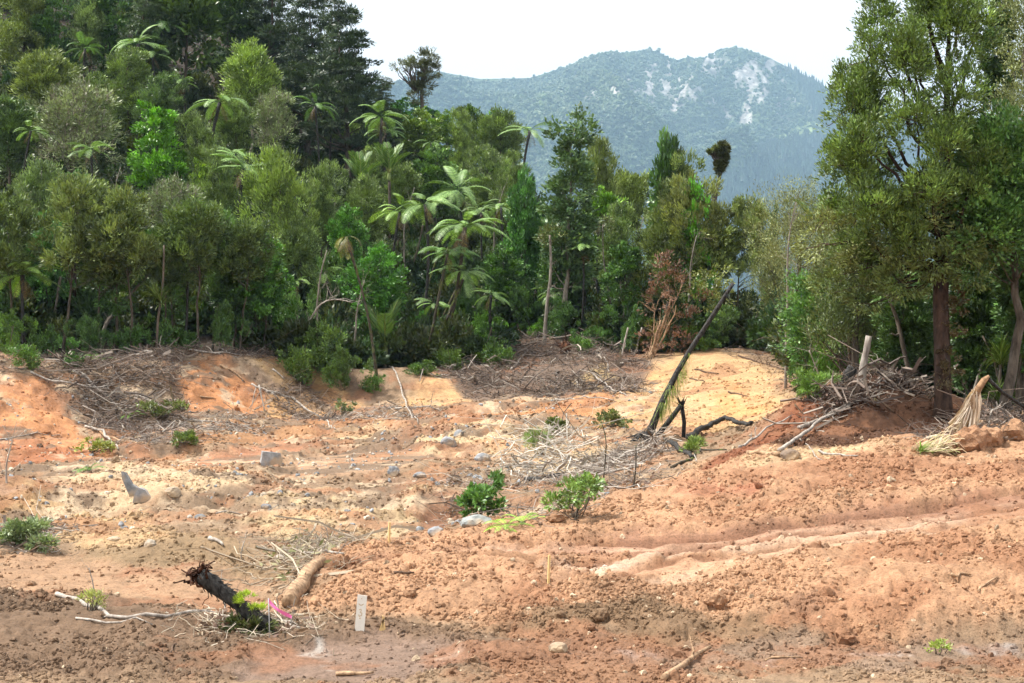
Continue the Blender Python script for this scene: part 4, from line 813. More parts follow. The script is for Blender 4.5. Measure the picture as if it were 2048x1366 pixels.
# tree ferns
FERNS = [(322, 50, 46, 6, 'tree fern highest on the hillside, pale fronds against dark trees', 318), (276, 88, 46, 5, 'pale tree fern just below the highest tree fern', 282), (305, 110, 38, 4, 'small pale tree fern half hidden under the two top tree ferns', None),
  (440, 205, 52, 6, 'large umbrella-crowned tree fern above the lime green tree', 440), (366, 166, 30, 4, 'small tree fern between the two top tree ferns and the umbrella fern', None), (487, 338, 54, 5, 'tree fern with long drooping fronds right of the lime green tree', 476), (470, 308, 36, 5, 'smaller tree fern peeping over the long-frond fern', None),
  (632, 385, 30, 3.5, 'small tree fern left of the palms', None), (630, 212, 38, 5, 'tree fern beneath the dark conifer grove, left of its pair', None), (668, 195, 38, 5, 'tree fern beneath the dark conifer grove, right of its pair', None), (764, 236, 46, 6, 'tree fern on the skyline left of the wind-bent tree', 752), (772, 266, 36, 4, 'dark tree fern tucked under the skyline fern', None),
  (1060, 262, 42, 6, 'slender tree fern on the crest left of the glossy column tree', 1058), (800, 424, 48, 7, 'tree fern with yellow-green umbrella, left of the fern cluster', 792), (850, 408, 54, 8, 'highest broad tree fern of the central fern cluster', 838), (918, 384, 50, 7, 'upper right tree fern of the central cluster with ragged drooping fronds', 915),
  (930, 455, 66, 8, 'largest tree fern of the central cluster with wide hanging fronds', 880), (895, 508, 46, 6, 'dark green upright tree fern below the largest fern', 852), (932, 545, 48, 6, 'round-headed tree fern above the leaning mossy trunks', 858), (982, 590, 38, 3.2, 'low tree fern at the right foot of the fern cluster', 990),
  (1002, 415, 38, 6, 'tree fern right of the central cluster beside the blue-green tree', None), (962, 424, 34, 5, 'olive tree fern behind the central cluster', None), (1200, 440, 38, 6, 'tree fern right of the glossy column tree', 1196), (1166, 498, 38, 5, 'lower tree fern with flat fronds right of the glossy column tree', 1160), (1165, 548, 30, 3, 'short tree fern with a rusty skirt below the flat-frond fern', 1158),
  (862, 286, 26, 4, 'little tree fern on the crest under the golden olive trees', None), (650, 548, 32, 3, 'small bright tree fern beside the bare white branches', None), (545, 90, 34, 5, 'tree fern peeping out at the foot of the dark conifers', None), (592, 566, 30, 2.6, 'low tree fern left of the small bright tree fern', None), (182, 300, 34, 5, 'tree fern between the silvery and the lime green tree', None), (62, 262, 32, 5, 'tree fern at the left edge beside the silvery tree', None), (375, 520, 34, 4, 'shaded tree fern in the dark left forest', None), (1110, 590, 32, 2.6, 'low tree fern beside the pale straight trunk', None), (1300, 520, 32, 4, 'shaded tree fern left of the uprooted dying tree', None), (560, 420, 34, 5, 'tree fern low on the left hillside between the palms and the lime green tree', None), (870, 610, 36, 2.4, 'low tree fern between the leaning mossy trunks', None), (170, 98, 34, 4, 'tree fern in the upper left forest beside the dark leafy tree', None)]
for px, py, r, H, lb, bx in FERNS: tree_fern(px, py, r*1.08, H+(3.2 if py < 360 else 1.2), lb, bx=bx, dead=5 if 'rusty' in lb else 2, col=(1.15, 1.12, .85) if 'yellow' in lb or 'bright' in lb else ((.7, .8, .75) if 'dark' in lb else (1, 1, 1)), bark='mossy' if bx and bx < px-20 else 'black', n=16 if r > 44 else 13)
tree_fern(45, 550, 66, 4.5, 'big tree fern with yellow-green fronds at the left edge of the photo', Y=76.5, bx=52, col=(1.15, 1.15, .8), n=15, dead=5)
f = tree_fern(692, 474, 44, 8.5, 'dying tree fern with a rusty drooping head on a long leaning trunk', Y=79.5, bx=757, n=5, dead=9, yellow=5, bark='mossy', tilt=.3)
palm(722, 385, 6, 'palm with upright brush of fronds, left of a pair', s=1.05); palm(778, 362, 6, 'palm with upright brush of fronds, right of a pair', s=1.1)
palm(1028, 390, 5, 'dark upright palm left of the glossy column tree', s=.9)
palm(770, 708, 1.2, 'young palm with one tall frond and a yellow base at the forest edge', Y=84, s=1.1, nf=5)
# wind-bent broken-topped tree on the skyline
def wind_tree(px, base, top, wpx, Y, label, R):
    b = at(px, base, Y); H = (base-top)/F*Y; W = wpx/F*Y; t = empty('wind_bent_tree', b)
    # heavy clump to the right, thin open spray to the left
    lb = [(W*.22, 0, H*.86, W*.22, W*.25, H*.16), (W*.28, 0, H*.66, W*.19, W*.22, H*.18), (W*.18, 0, H*.45, W*.17, W*.2, H*.2), (W*.02, 0, H*.22, W*.16, W*.16, H*.2)]
    m1, c1 = crown(R, lb, 110, 46, W*.085, .30, .09, up=.5, cols=((.06, .065, .03), (.17, .165, .075))); lb2 = [(-W*.3, 0, H*.74, W*.22, W*.2, H*.08), (-W*.05, 0, H*.82, W*.18, W*.2, H*.07)]
    m2, c2 = crown(R, lb2, 45, 26, W*.06, .28, .08, up=.6, cols=((.10, .11, .05), (.24, .25, .12)))
    link('crown', m1.mesh('crown', [M['leaf']]), t); link('thin_crown', m2.mesh('thin_crown', [M['leaf']]), t)
    mt = MB(); tube(mt, wob((0, 0, -6), (W*.2, 0, H*.9), 9, .05, R), np.linspace(.35, .05, 9), 7)
    for c in c2[:22]: tube(mt, wob((W*.02, 0, H*.25), c, 7, .12, R), np.linspace(.09, .02, 7), 4, cap=False)
    for c in c1[:20]: tube(mt, wob((W*.1, 0, H*.4), c, 5, .08, R), np.linspace(.08, .02, 5), 4, cap=False)
    link('trunk', mt.mesh('trunk', [M['bark']], True), t); tag(t, label, 'tree'); t['_px'] = px; t['_py'] = (base+top)/2; THINGS.append(t)
wind_tree(832, 212, 106, 92, 152, 'wind-bent tree with a heavy dark clump standing alone on the skyline', np.random.default_rng(5))
wind_tree(1438, 345, 290, 34, 104, 'thin wind-bent tree poking above the right-hand crest', np.random.default_rng(6))

# right-hand bank: the big tree and its neighbours
RN0 = np.random.default_rng(78)
def big_tree():
    mt2 = MB()
    R = np.random.default_rng(77); Y = 44.; b = hit(1886, 836); Y = b[1]; k = Y/F
    t = empty('big_bank_tree', b - np.array([0, 0, .1])); H = (836+60)*k
    mt = MB(); tr = np.array([[0, 0, -.3], [0, 0, .6], [-.03, 0, 2.0], [-.06, 0, 3.6], [-.02, .05, 5.2], [.05, 0, 7.], [.1, 0, 9.], [.2, 0, H*.93]])
    tube(mt, tr, [.36, .27, .24, .225, .20, .15, .10, .03], 10, rough=.09, R=R)
    spec = [(1745, 30, .3, .42), (1830, -20, -.4, .45), (1915, -20, .3, .45), (1965, 60, -.6, .40), (1690, 200, .5, .55), (1660, 330, -.3, .55), (1700, 420, -1.0, .6), (1780, 470, -1.0, .5), (1800, 250, -1.2, .6), (1900, 200, -1.2, .5), (1960, 260, .9, .45), (1740, 180, 1.2, .5), (1850, 100, 1.2, .45), (1830, 380, -1.5, .5), (1760, 330, 1.3, .5), (1930, 380, -1.2, .4), (1690, 480, .2, .42), (1860, 300, -1.6, .45), (1655, 400, .9, .4), (1900, 60, -1.0, .5), (1790, 120, -.9, .5), (1760, 425, -.6, .5), (1835, 450, .9, .5), (1720, 525, .6, .42), (1940, 440, .8, .5), (1800, 500, .5, .42), (1680, 290, -.9, .5), (1860, 20, .2, .45), (1960, 330, -.8, .5), (1720, 110, -.3, .4), (1880, 380, 1.0, .5)]
    lob = []
    spec = [(1845+(px-1845)*.84, py, dy*.9, q*.95) for px, py, dy, q in spec]
    for px, py, dy, q in spec:
        c = np.array([(px-1886)*k, dy, (836-py)*k]); lob.append((*c, q*1.42, q*1.4, q*2.4 if py < 250 else q*1.5))
        z0 = max(R.uniform(3.7, 6.6) if c[2] > 6 else R.uniform(3.4, 4.6), c[2]-abs(c[0])*.8-1.8); p0 = np.array([np.interp(z0, tr[:, 2], tr[:, 0]), 0, z0])
        md = (p0+c)/2+[0, 0, -.35]; p = wob(p0, md, 5, .07, R).tolist()+wob(md, c+[0, 0, q*.9], 6, .09, R).tolist()[1:]; tube(mt, p, np.linspace(.085 if c[2] > 6 else .06, .012, len(p)), 6, cap=False)
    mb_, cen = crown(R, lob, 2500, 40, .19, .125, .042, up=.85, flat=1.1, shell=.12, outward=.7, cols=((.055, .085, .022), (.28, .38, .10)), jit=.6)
    m2, c2 = crown(R, [(-(1886-1680)*k, .3, (836-470)*k, 1.2, 1.1, .7), (-(1886-1750)*k, .2, (836-520)*k, 1.0, 1, .45), (-(1886-1830)*k, -.6, (836-430)*k, .8, .7, .8)], 130, 50, .28, .12, .04, up=.3, cols=((.13, .14, .05), (.30, .31, .12)))
    for c in list(cen[:150])+list(c2[:30]):
        j = np.argmin([np.linalg.norm(np.array(l[:3])-c) for l in lob]); o = np.array(lob[j][:3]); tube(mt, wob(o+R.normal(0, .1, 3), c, 5, .12, R), np.linspace(.028, .008, 5), 3, cap=False)
    link('trunk', mt.mesh('trunk', [M['bark_dark']], True), t); link('crown', mb_.mesh('crown', [M['leaf']]), t); link('lower_boughs', m2.mesh('lower_boughs', [M['leaf']]), t)
    lb3 = [(RN0.normal(0, .22), -.2+RN0.normal(0, .15), z_, .26, .22, .32) for z_ in np.linspace(.9, 4.6, 11)]; m3, _ = crown(R, lb3, 60, 34, .13, .10, .05, up=-.2, cols=((.09, .05, .03), (.22, .15, .07))); link('creeper', m3.mesh('creeper', [M['leaf']]), t)
    m4, c4 = crown(R, [((px-1886)*k, dy, (836-py)*k, q, q, q*.7) for px, py, dy, q in [(1800, 560, -.4, .7), (1740, 590, .1, .6), (1850, 520, -.9, .6), (1930, 540, -.7, .6), (1670, 560, .3, .6), (1900, 490, -1.0, .6), (1960, 500, -.6, .6)]], 150, 44, .24, .13, .05, up=.3, cols=((.09, .115, .035), (.26, .31, .10)))
    for c in c4[:40]: tube(mt2, wob((c[0]*.3, c[1]*.3, c[2]+.5), c, 5, .1, R), np.linspace(.03, .008, 5), 3, cap=False)
    lo4 = link('shaded_boughs', m4.mesh('shaded_boughs', [M['leaf']]), t); link('twigs', mt2.mesh('twigs', [M['bark_dark']], True), lo4)
    tag(t, 'big upright tree with dark red-brown trunk on the right-hand bank', 'tree'); t['_px'] = 1820; t['_py'] = 250; THINGS.append(t)
big_tree()
def near_tree(px, top, wpx, Y, cols, label, R, kind='bro', ncl=420, per=46, crown_to=.25, bark='bark', xo=0, name='leafy_tree'):
    x = (px-1024)/F*Y; g = float(gz(x, Y)); k = Y/F; H = EYE+(683-top)*k-g; W = wpx*k; t = empty(name, (x, Y, g-.1))
    lob = lob_rand(R, H, W*.5, H*crown_to, 12, 1.1 if kind == 'bro' else 1.4)
    a = dict(up=.35, flat=.75, shell=.4) if kind == 'bro' else dict(up=.9, flat=1.1, shell=.3, outward=.7)
    m, cen = crown(R, lob, ncl, per, W*.10, .15 if kind == 'bro' else .14, .075 if kind == 'bro' else .042, cols=cols, **a)
    mt = MB(); limbs(mt, R, H, .13+.006*H, cen, 40, crown_to, 8, wander=.08)
    link('trunk', mt.mesh('trunk', [M[bark]], True), t); link('crown', m.mesh('crown', [M['gloss' if kind == 'bro' else 'leaf']]), t)
    tag(t, label, 'tree'); t['_px'] = px; t['_py'] = top+80; THINGS.append(t); return t
RN = np.random.default_rng(88)
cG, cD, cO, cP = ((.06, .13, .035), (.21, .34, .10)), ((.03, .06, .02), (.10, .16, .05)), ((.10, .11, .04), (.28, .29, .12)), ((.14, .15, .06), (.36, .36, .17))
near_tree(2010, 215, 270, 41.5, cG, 'glossy bright green tree at the right edge beside the big tree', RN, ncl=620, crown_to=.45)
near_tree(1998, -70, 90, 58, cD, 'dark tree top in the upper right corner behind the big tree', RN, crown_to=.4)
near_tree(2085, -60, 230, 53, cO, 'olive feathery tree cut by the upper right edge of the photo', RN, 'fea', 520, name='feathery_tree')
near_tree(1600, 352, 185, 76, cP, 'pale olive feathery tree in the gap left of the big tree', RN, 'fea', name='feathery_tree')
near_tree(1692, 395, 190, 63, cO, 'olive feathery tree partly behind the big tree\'s left boughs', RN, 'fea', name='feathery_tree')
near_tree(1556, 450, 130, 84, cO, 'lower olive feathery tree just right of the gap', RN, 'fea', 260, name='feathery_tree')
near_tree(1640, 545, 165, 57, cG, 'rounded fresh green tree at the foot of the gap trees', RN, ncl=300, crown_to=.12)
near_tree(1745, 520, 190, 54.5, cO, 'olive tree under the big tree\'s lowest boughs', RN, 'fea', 320, name='feathery_tree')
near_tree(1815, 520, 150, 57, cD, 'dark leafy tree just left of the big tree\'s trunk', RN, ncl=300)
near_tree(1965, 470, 170, 50, cD, 'dark leafy tree just right of the big tree\'s trunk', RN, ncl=380, crown_to=.05)
near_tree(2070, 480, 190, 47, cD, 'dark leafy tree at the right edge under the glossy tree', RN, ncl=380, crown_to=.05)
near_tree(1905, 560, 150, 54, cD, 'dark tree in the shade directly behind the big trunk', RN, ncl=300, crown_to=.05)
near_tree(1705, 430, 180, 51, ((.06, .085, .03), (.22, .26, .09)), 'olive green tree filling the space left of the big trunk', RN, 'fea', 420, crown_to=.08, name='feathery_tree')
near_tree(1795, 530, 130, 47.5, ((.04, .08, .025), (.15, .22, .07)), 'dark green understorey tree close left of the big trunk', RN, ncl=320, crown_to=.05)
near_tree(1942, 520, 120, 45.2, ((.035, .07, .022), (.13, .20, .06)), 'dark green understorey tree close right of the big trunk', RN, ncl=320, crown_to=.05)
near_tree(2045, 420, 130, 43.6, ((.045, .09, .028), (.16, .25, .08)), 'green tree reaching down at the right edge beside the thin bent pole', RN, ncl=380, crown_to=.1)
near_tree(1560, 600, 120, 90, cG, 'small green tree at the back of the gap', RN, ncl=160, per=36, crown_to=.1)
near_tree(1500, 620, 90, 92, cO, 'small olive tree at the back of the yellow slope', RN, 'fea', 160, 36, .1, name='feathery_tree')
for px, top, w_, Yq, lb, tn in [(1600, 655, 90, 60, 'leafy bush left of the fresh green tree foot', GRN), (1690, 650, 110, 56, 'leafy bush under the olive tree on the right bank', (.8, 1.1, .6)), (1770, 665, 110, 52, 'leafy bush behind the pile of branches', GRN), (1840, 690, 90, 49, 'dark bush left of the big trunk\'s foot', DK), (1945, 680, 100, 46.5, 'dark bush right of the big trunk\'s foot', DK), (2030, 690, 110, 45, 'dark bush at the right edge of the bank', DK), (1640, 735, 60, 55, 'low green bush beside the yellow slope\'s right edge', (1, 1.3, .6)), (1900, 620, 90, 50, 'shaded bush behind the big trunk', DK)]:
    tree('bush', px, top, w_, 2, tn, lb, cat='bush', Y=Yq, name='bush')
tree_fern(1990, 628, 95, 3.6, 'shaded tree fern with a wide frond at the right edge', Y=47, bx=2010, n=11, col=(.75, .95, .7), dead=2)
tree_fern(1695, 545, 42, 4, 'tree fern half hidden under the big tree\'s left boughs', Y=60, n=10, dead=1)
tree_fern(1870, 555, 60, 4.4, 'shaded tree fern behind the big trunk', Y=52, n=9, col=(.8, 1, .7), dead=1)
palm(1640, 500, 3.5, 'palm with grey ragged fronds behind the rounded fresh green tree', Y=64, s=.8, nf=6)

# ------------------------------------------------------------------ undergrowth: one mass of small shrubs, ferns and strap leaves
RU = np.random.default_rng(909)
def under_piece(i):
    if i < 4:
        lb = [(RU.normal(0, .4), RU.normal(0, .4), RU.uniform(.2, .9), .5, .5, .4) for _ in range(5)]
        m, _ = crown(RU, lb, 44, 24, .26, .2, .10, cols=((.5, .55, .45), (1.25, 1.3, 1.1)), up=.4); return m.mesh('shrub', [M['under']])
    mb_ = MB()
    for _ in range(16):
        a = RU.uniform(0, 6.28); n_ = 9; t = np.linspace(.1, 1, n_); e = RU.uniform(.3, 1.1); an = e-1.3*t; r = np.cumsum(np.cos(an))*.1; z = np.cumsum(np.sin(an))*.1; L = RU.uniform(.7, 1.2)
        p = np.stack([r*math.cos(a), r*math.sin(a), z], -1)*L; sd = np.array([-math.sin(a), math.cos(a), -.2])
        for sg in (-1, 1): leaves(mb_, p, np.tile(sd*sg, (n_, 1))+[math.cos(a)*.4, math.sin(a)*.4, -.1], .22*np.sin(t*2.6+.3), .07, np.tile(RU.uniform(.7, 1.3)*np.ones(3), (n_, 1)), RU)
    return mb_.mesh('ground_fern', [M['under']])
n = 4600
y = 78+150*RU.random(n)**1.9; u = RU.uniform(-.41, .24, n); x = u*y
left = np.interp(u, UG, edge); back = np.where((u < -.155) & (u > -.41), 6.0, .4)
ok = (y > left+back)
n2 = 500; y2 = 45+40*RU.random(n2); u2 = RU.uniform(.19, .42, n2); e2 = np.interp(u2, UG, edge); ok2 = y2 > e2+1.0
x = np.concatenate([x[ok], (u2*y2)[ok2]]); y = np.concatenate([y[ok], y2[ok2]]); z = gz(x, y); n = len(x)
tint = np.array((.055, .088, .03))*(.55+.75*RU.random((n, 1)))*np.stack([RU.uniform(.7, 1.4, n), np.ones(n), RU.uniform(.6, 1.2, n)], -1)
s = RU.uniform(.7, 1.7, n); scatter('undergrowth', np.stack([x, y, z-.05], -1), np.stack([RU.normal(0, .15, n), RU.normal(0, .15, n), RU.uniform(0, 6.28, n)], -1), np.stack([s, s, s*RU.uniform(.8, 1.5, n)], -1), RU.integers(0, 6, n), tint, [under_piece(i) for i in range(6)], 'dense undergrowth of shrubs and ground ferns beneath the forest', 'undergrowth')

# ------------------------------------------------------------------ wording for the remaining trees: look, then place beside the nearest landmark
LM = [('the highest tree fern', 322, 50), ('the umbrella-crowned tree fern', 440, 205), ('the lime green tree', 322, 290), ('the silvery twiggy tree', 140, 250), ('the big pale olive tree', 505, 170), ('the tall dark skyline conifer', 690, 90), ('the wind-bent skyline tree', 835, 150),
      ('the pair of palms', 750, 340), ('the dying leaning tree fern', 692, 474), ('the largest central tree fern', 930, 455), ('the glossy column tree', 1125, 330), ('the thin wind-bent crest tree', 1437, 310), ('the flat-frond tree fern', 1166, 498), ('the yellow-fronded fern at the left edge', 50, 550),
      ('the long-frond tree fern', 487, 338), ('the crest tree fern', 1060, 262), ('the tuft-topped crest tree', 1310, 300), ('the round-headed tree fern', 932, 545), ('the short rusty-skirted tree fern', 1165, 548), ('the drooping scarp-edge shrub', 645, 680), ('the yellowing tree', 396, 345), ('the upper left photo corner', 0, 0)]
def side(dx, dy):
    a = math.degrees(math.atan2(-dy, dx)) % 360
    return ['right of', 'above and right of', 'above', 'above and left of', 'left of', 'below and left of', 'below', 'below and right of'][int((a+22.5)//45) % 8]
used = set()
for t in AUTO:
    px, py = t['_px'], t['_py']; o = sorted(LM, key=lambda q: (q[1]-px)**2+(q[2]-py)**2); lab = None
    for far_ in ('just ', '', 'well '):
        for q in o[:3]:
            c = '%s %s%s %s' % (t['_d'], far_, side(px-q[1], py-q[2]), q[0])
            if c not in used: lab = c; break
        if lab: break
    used.add(lab); t['label'] = lab; t['group'] = 'bushes along the forest edge' if t['category'] == 'bush' else 'trees of the hillside forest'
for t in THINGS:
    for k_ in ('_px', '_py', '_d', '_h'):
        if k_ in t: 
            if k_ == '_h' and (t['_h'] > 19 or t['_h'] < 1): print('HEIGHT', t.get('label'), round(t['_h'], 1))
            del t[k_]
# ------------------------------------------------------------------ clods and stones on the bare soil
def clod_mat():
    def b(n, l, out):
        a = N(n, 'Attribute', attribute_name='tint', attribute_type='INSTANCER'); g = N(n, 'NewGeometry')
        n1 = N(n, 'TexNoise'); n1.inputs['Scale'].default_value = 18; n1.inputs['Detail'].default_value = 5; l.new(g.outputs['Position'], n1.inputs[0])
        c = mixc(n, l, 1., a.outputs['Color'], ramp(n, l, n1.outputs[0], [(.3, .7), (.7, 1.25)]), 'MULTIPLY')
        p = N(n, 'BsdfPrincipled'); l.new(c, p.inputs['Base Color']); p.inputs['Roughness'].default_value = .93; p.inputs['Specular IOR Level'].default_value = .12
        bp = N(n, 'Bump'); bp.inputs['Strength'].default_value = .7; bp.inputs['Distance'].default_value = .03; l.new(n1.outputs[0], bp.inputs['Height']); l.new(bp.outputs[0], p.inputs['Normal']); l.new(p.outputs[0], out.inputs[0])
    return mat('clod', b)
M['clod'] = clod_mat()
RC = np.random.default_rng(404)
def chunk_mesh(i):
    v, f = chunk(RC, 1, .5, .75); mb_ = MB(); mb_.add(v, f, None); return mb_.mesh('clod', [M['clod']])
CH = [chunk_mesh(i) for i in range(8)]
ymax_i = int(np.searchsorted(YG, 78)); y0_i = int(np.searchsorted(YG, 15))
n = 330000
ri = RC.uniform(y0_i, ymax_i, n); ui = RC.uniform(25, len(UG)-26, n); a_, b_ = ri.astype(int), ui.astype(int)
wgt_ = LUMP[a_, b_]*(1-FOREST[a_, b_]); wgt_ *= np.clip(.6+1.3*fbm(XX[a_, b_]*.9, YY[a_, b_]*.9, 91, 3), .05, 1.3)
k = RC.random(n) < wgt_**1.1*.85
a_, b_ = a_[k], b_[k]; fr, fu = (ri-np.floor(ri))[k], (ui-np.floor(ui))[k]; n = len(a_)
y = YG[a_]*(1-fr)+YG[a_+1]*fr; u = UG[b_]*(1-fu)+UG[b_+1]*fu; x = u*y; z = gz(x, y)
s = (.012+.036*RC.random(n)**3.0)*(y/25)**.6*1.2; big = RC.random(n) < .006; s = np.where(big, s*2.4, s)
tint = SOIL[a_, b_]*(.76+.42*RC.random((n, 1))); st = RC.random(n) < .025; tint[st] = np.array((.5, .38, .26))*(.6+.5*RC.random((int(st.sum()), 1)))
scl = s[:, None]*RC.uniform(.7, 1.4, (n, 3))
scatter('soil_clods', np.stack([x, y, z-s*.05], -1), RC.uniform(0, 6.28, (n, 3)), scl, RC.integers(0, 8, n), np.clip(tint, .02, .8), CH, 'broken clods and small stones strewn over the graded soil', 'clods')
n = 5200; y = 33+42*RC.random(n); u = RC.uniform(-.37, .10, n); x = u*y; cl = fbm(x*.4, y*.5, 107, 4)+RC.normal(0, .18, n); k = (cl > .05) & (gz(x, y, FOREST) < .3); x, y = x[k], y[k]; n = len(x)
s = .02+.075*RC.random(n)**3; tt_ = np.where(RC.random((n, 1)) < .5, np.array([[.30, .31, .32]]), np.array([[.52, .44, .34]]))*RC.uniform(.55, 1.2, (n, 1))
scatter('basin_gravel', np.stack([x, y, gz(x, y)+s*.1], -1), RC.uniform(0, 6.28, (n, 3)), s[:, None]*RC.uniform(.7, 1.4, (n, 3)), RC.integers(0, 8, n), tt_, CH, 'grey and pale gravel washed over the basin floor', 'gravel')

# ------------------------------------------------------------------ logs, branches, stumps
RD = np.random.default_rng(505)
def ground_pts(s, r, n=None, lift=.6):
    """a path over the ground through places in the photo"""
    p = np.array(P(s)); d = np.concatenate([[0], np.cumsum(np.linalg.norm(np.diff(p, axis=0), axis=1))]); m = n or max(6, int(d[-1]/.35)); t = np.linspace(0, d[-1], m)
    q = np.stack([np.interp(t, d, p[:, i]) for i in range(3)], -1); q[:, :2] += np.cumsum(RD.normal(0, .02, (m, 2)), 0)
    g = gz(q[:, 0], q[:, 1]); line = np.linspace(g[0], g[-1], m); q[:, 2] = np.maximum(g+r*lift, line*.5+g*.5+r*lift); return q
def twigs(mb_, path, n, L, r, R, depth=1, up=.5, col=(1, 1, 1)):
    for _ in range(n):
        f = R.uniform(.25, 1.)*(len(path)-1); i = int(min(f, len(path)-2)); p0 = path[i]+(path[i+1]-path[i])*(f-i); ax = nrm(path[i+1]-path[i])
        d = nrm(ax*.7+R.normal(0, .6, 3)+[0, 0, up*R.random()]); l_ = L*R.uniform(.4, 1.); q = wob(p0, p0+d*l_, 6, .15, R); tube(mb_, q, np.linspace(r, r*.25, 6), 4, col, cap=False)
        if depth: twigs(mb_, q, 3, l_*.5, r*.5, R, depth-1, up, col)
def log(name, s, r, m, label, cat='log', tw=0, twl=.8, taper=.5, sides=8, up=.5, tdep=1, lift=.6, group=None):
    q = ground_pts(s, r, lift=lift); o = q[0].copy(); mb_ = MB(); tube(mb_, q-o, np.linspace(r, r*taper, len(q)), sides, rough=.12 if r < .1 else .22, R=RD)
    if 0 < tw < 4: twigs(mb_, q-o, tw, twl, r*.45, RD, tdep, up)
    ob = link(name, mb_.mesh(name, [M[m]], True)); ob.location = o
    if tw > 3: mt = MB(); twigs(mt, q-o, tw, twl, r*.45, RD, tdep, up); link('twigs', mt.mesh('twigs', [M[m]], True), ob)
    return tag(ob, label, cat, group)
def pole(name, pts, rad, m, label, cat='trunk', tw=0, twl=.8, sides=8, root=.3, wig=.0, crownc=None, ncl=20, cs=.3, up=.3):
    """a standing or leaning stem through points given as (column, row, distance)"""
    p = np.array([at(*q) for q in pts]); o = p[0].copy(); o[2] = gz(o[0], o[1]); p = p-o; p[0, 2] = -root
    d = np.concatenate([[0], np.cumsum(np.linalg.norm(np.diff(p, axis=0), axis=1))]); k = max(8, len(pts)*4); t = np.linspace(0, d[-1], k)
    q = np.stack([np.interp(t, d, p[:, i]) for i in range(3)], -1)
    for _ in range(2): q[1:-1] = (q[:-2]+q[1:-1]*2+q[2:])/4
    if wig: q[1:-1] += np.cumsum(RD.normal(0, wig, (k-2, 3)), 0)*np.sin(np.linspace(0, np.pi, k-2))[:, None]
    mb_ = MB(); tube(mb_, q, np.interp(np.linspace(0, 1, k), np.linspace(0, 1, len(rad)), rad), sides, rough=.10, R=RD)
    if 0 < tw < 4: twigs(mb_, q, tw, twl, rad[-1]*.6, RD, 1, up)
    ob = empty(name, o); link('trunk', mb_.mesh('trunk', [M[m]], True), ob)
    if tw > 3: mt = MB(); twigs(mt, q, tw, twl, rad[-1]*.6, RD, 1, up); link('branches', mt.mesh('branches', [M[m]], True), ob)
    if crownc is not None:
        tip = q[-1]; mc, _ = crown(RD, [(*(tip), cs*2.2, cs*2, cs*1.6)], ncl, 30, cs, .18, .07, cols=crownc, up=.6); link('crown', mc.mesh('crown', [M['leaf']]), ob)
    tag(ob, label, cat); return ob, q, o
# the great black leaning trunk with its hanging tufts
b = hit(1290, 880); Yb = b[1]
lo, q, o = pole('leaning_trunk', [(1288, 882, Yb), (1325, 800, Yb), (1372, 712, Yb+.3), (1425, 632, Yb+.5), (1466, 567, Yb+.8)], [.15, .11, .09, .08, .07], 'black', 'long black trunk leaning across the yellow slope with grassy tufts', 'trunk', sides=10)
HANG = [strap_mesh(RD, 34, .5, .013, .5, ((.16, .20, .03), (.40, .44, .10)), 'hanging_blades', up=-.75) for _ in range(3)]
for f in np.linspace(.16, .56, 16):
    i = f*(len(q)-1); j = int(i); p = q[j]+(q[j+1]-q[j])*(i-j); sc_ = .5+.9*math.sin((f-.12)/.46*math.pi)*RD.uniform(.7, 1.2); copy_to(HANG[int(RD.integers(3))], 'tuft', lo, tuple(p+RD.normal(0, .04, 3)), (RD.normal(0, .2), RD.normal(0, .2), RD.uniform(0, 6.28)), (sc_*.8, sc_*.8, sc_*1.25), (.95, 1., .8))
mb_ = MB()
for _ in range(10): a = RD.uniform(0, 6.28); tube(mb_, wob((0, 0, .25), (math.cos(a)*RD.uniform(.4, .9), math.sin(a)*RD.uniform(.3, .8), RD.uniform(-.15, .1)), 5, .15, RD), np.linspace(.06, .02, 5), 5, cap=False)
link('roots', mb_.mesh('roots', [M['black']], True), lo)
def snapped():
    b = hit(1316, 872); Yb = b[1]; t = empty('snapped_trunk', b); 
    for nm, pts, r in (('standing_half', [(1314, 872), (1338, 842), (1362, 810)], (.10, .085)), ('hanging_half', [(1364, 812), (1368, 845), (1366, 888)], (.075, .07))):
        p = np.array([at(x_, y_, Yb+(.1 if nm[0] == 'h' else 0)) for x_, y_ in pts])-b; mb_ = MB(); tube(mb_, p, np.linspace(r[0], r[1], 3), 8, rough=.15, R=RD); link(nm, mb_.mesh(nm, [M['black']], True), t)
    mb_ = MB(); c = at(1364, 808, Yb)-b
    for _ in range(14): d = nrm(RD.normal(0, .5, 3)+[.2, 0, 1.]); mb_.add(np.stack([c-[.05, 0, .1], c+[.05, 0, -.1], c+d*RD.uniform(.15, .4)]), [[0, 1, 2]]); mb_.add(np.stack([c-[0, .05, .1], c+[0, .05, -.1], c+d*RD.uniform(.15, .4)]), [[0, 1, 2]])
    link('splinters', mb_.mesh('splinters', [M['black']]), t); tag(t, 'snapped black trunk bent over like an inverted V beside the leaning trunk', 'trunk')
snapped()
log('fallen_log', '1375,884 1402,868 1450,852 1530,840', .11, 'black', 'curved dark fallen trunk running right from the leaning trunk onto the yellow slope', lift=1.6)
log('fallen_log', '1330,885 1360,902 1392,918', .10, 'black', 'short dark log pointing downhill below the snapped trunk')
log('mossy_branch', '1342,938 1378,922 1392,906 1440,902', .045, 'mossy', 'crooked mossy branch on the red soil below the snapped trunk', 'branch')
log('pale_log', '1496,911 1560,914', .085, 'dry', 'pale weathered log on the crest of the graded mound', taper=.7)
log('dark_log', '1054,965 1130,957', .075, 'black', 'short black log with a rounded end in the basin right of the leafy bush', taper=.9, lift=1.5)
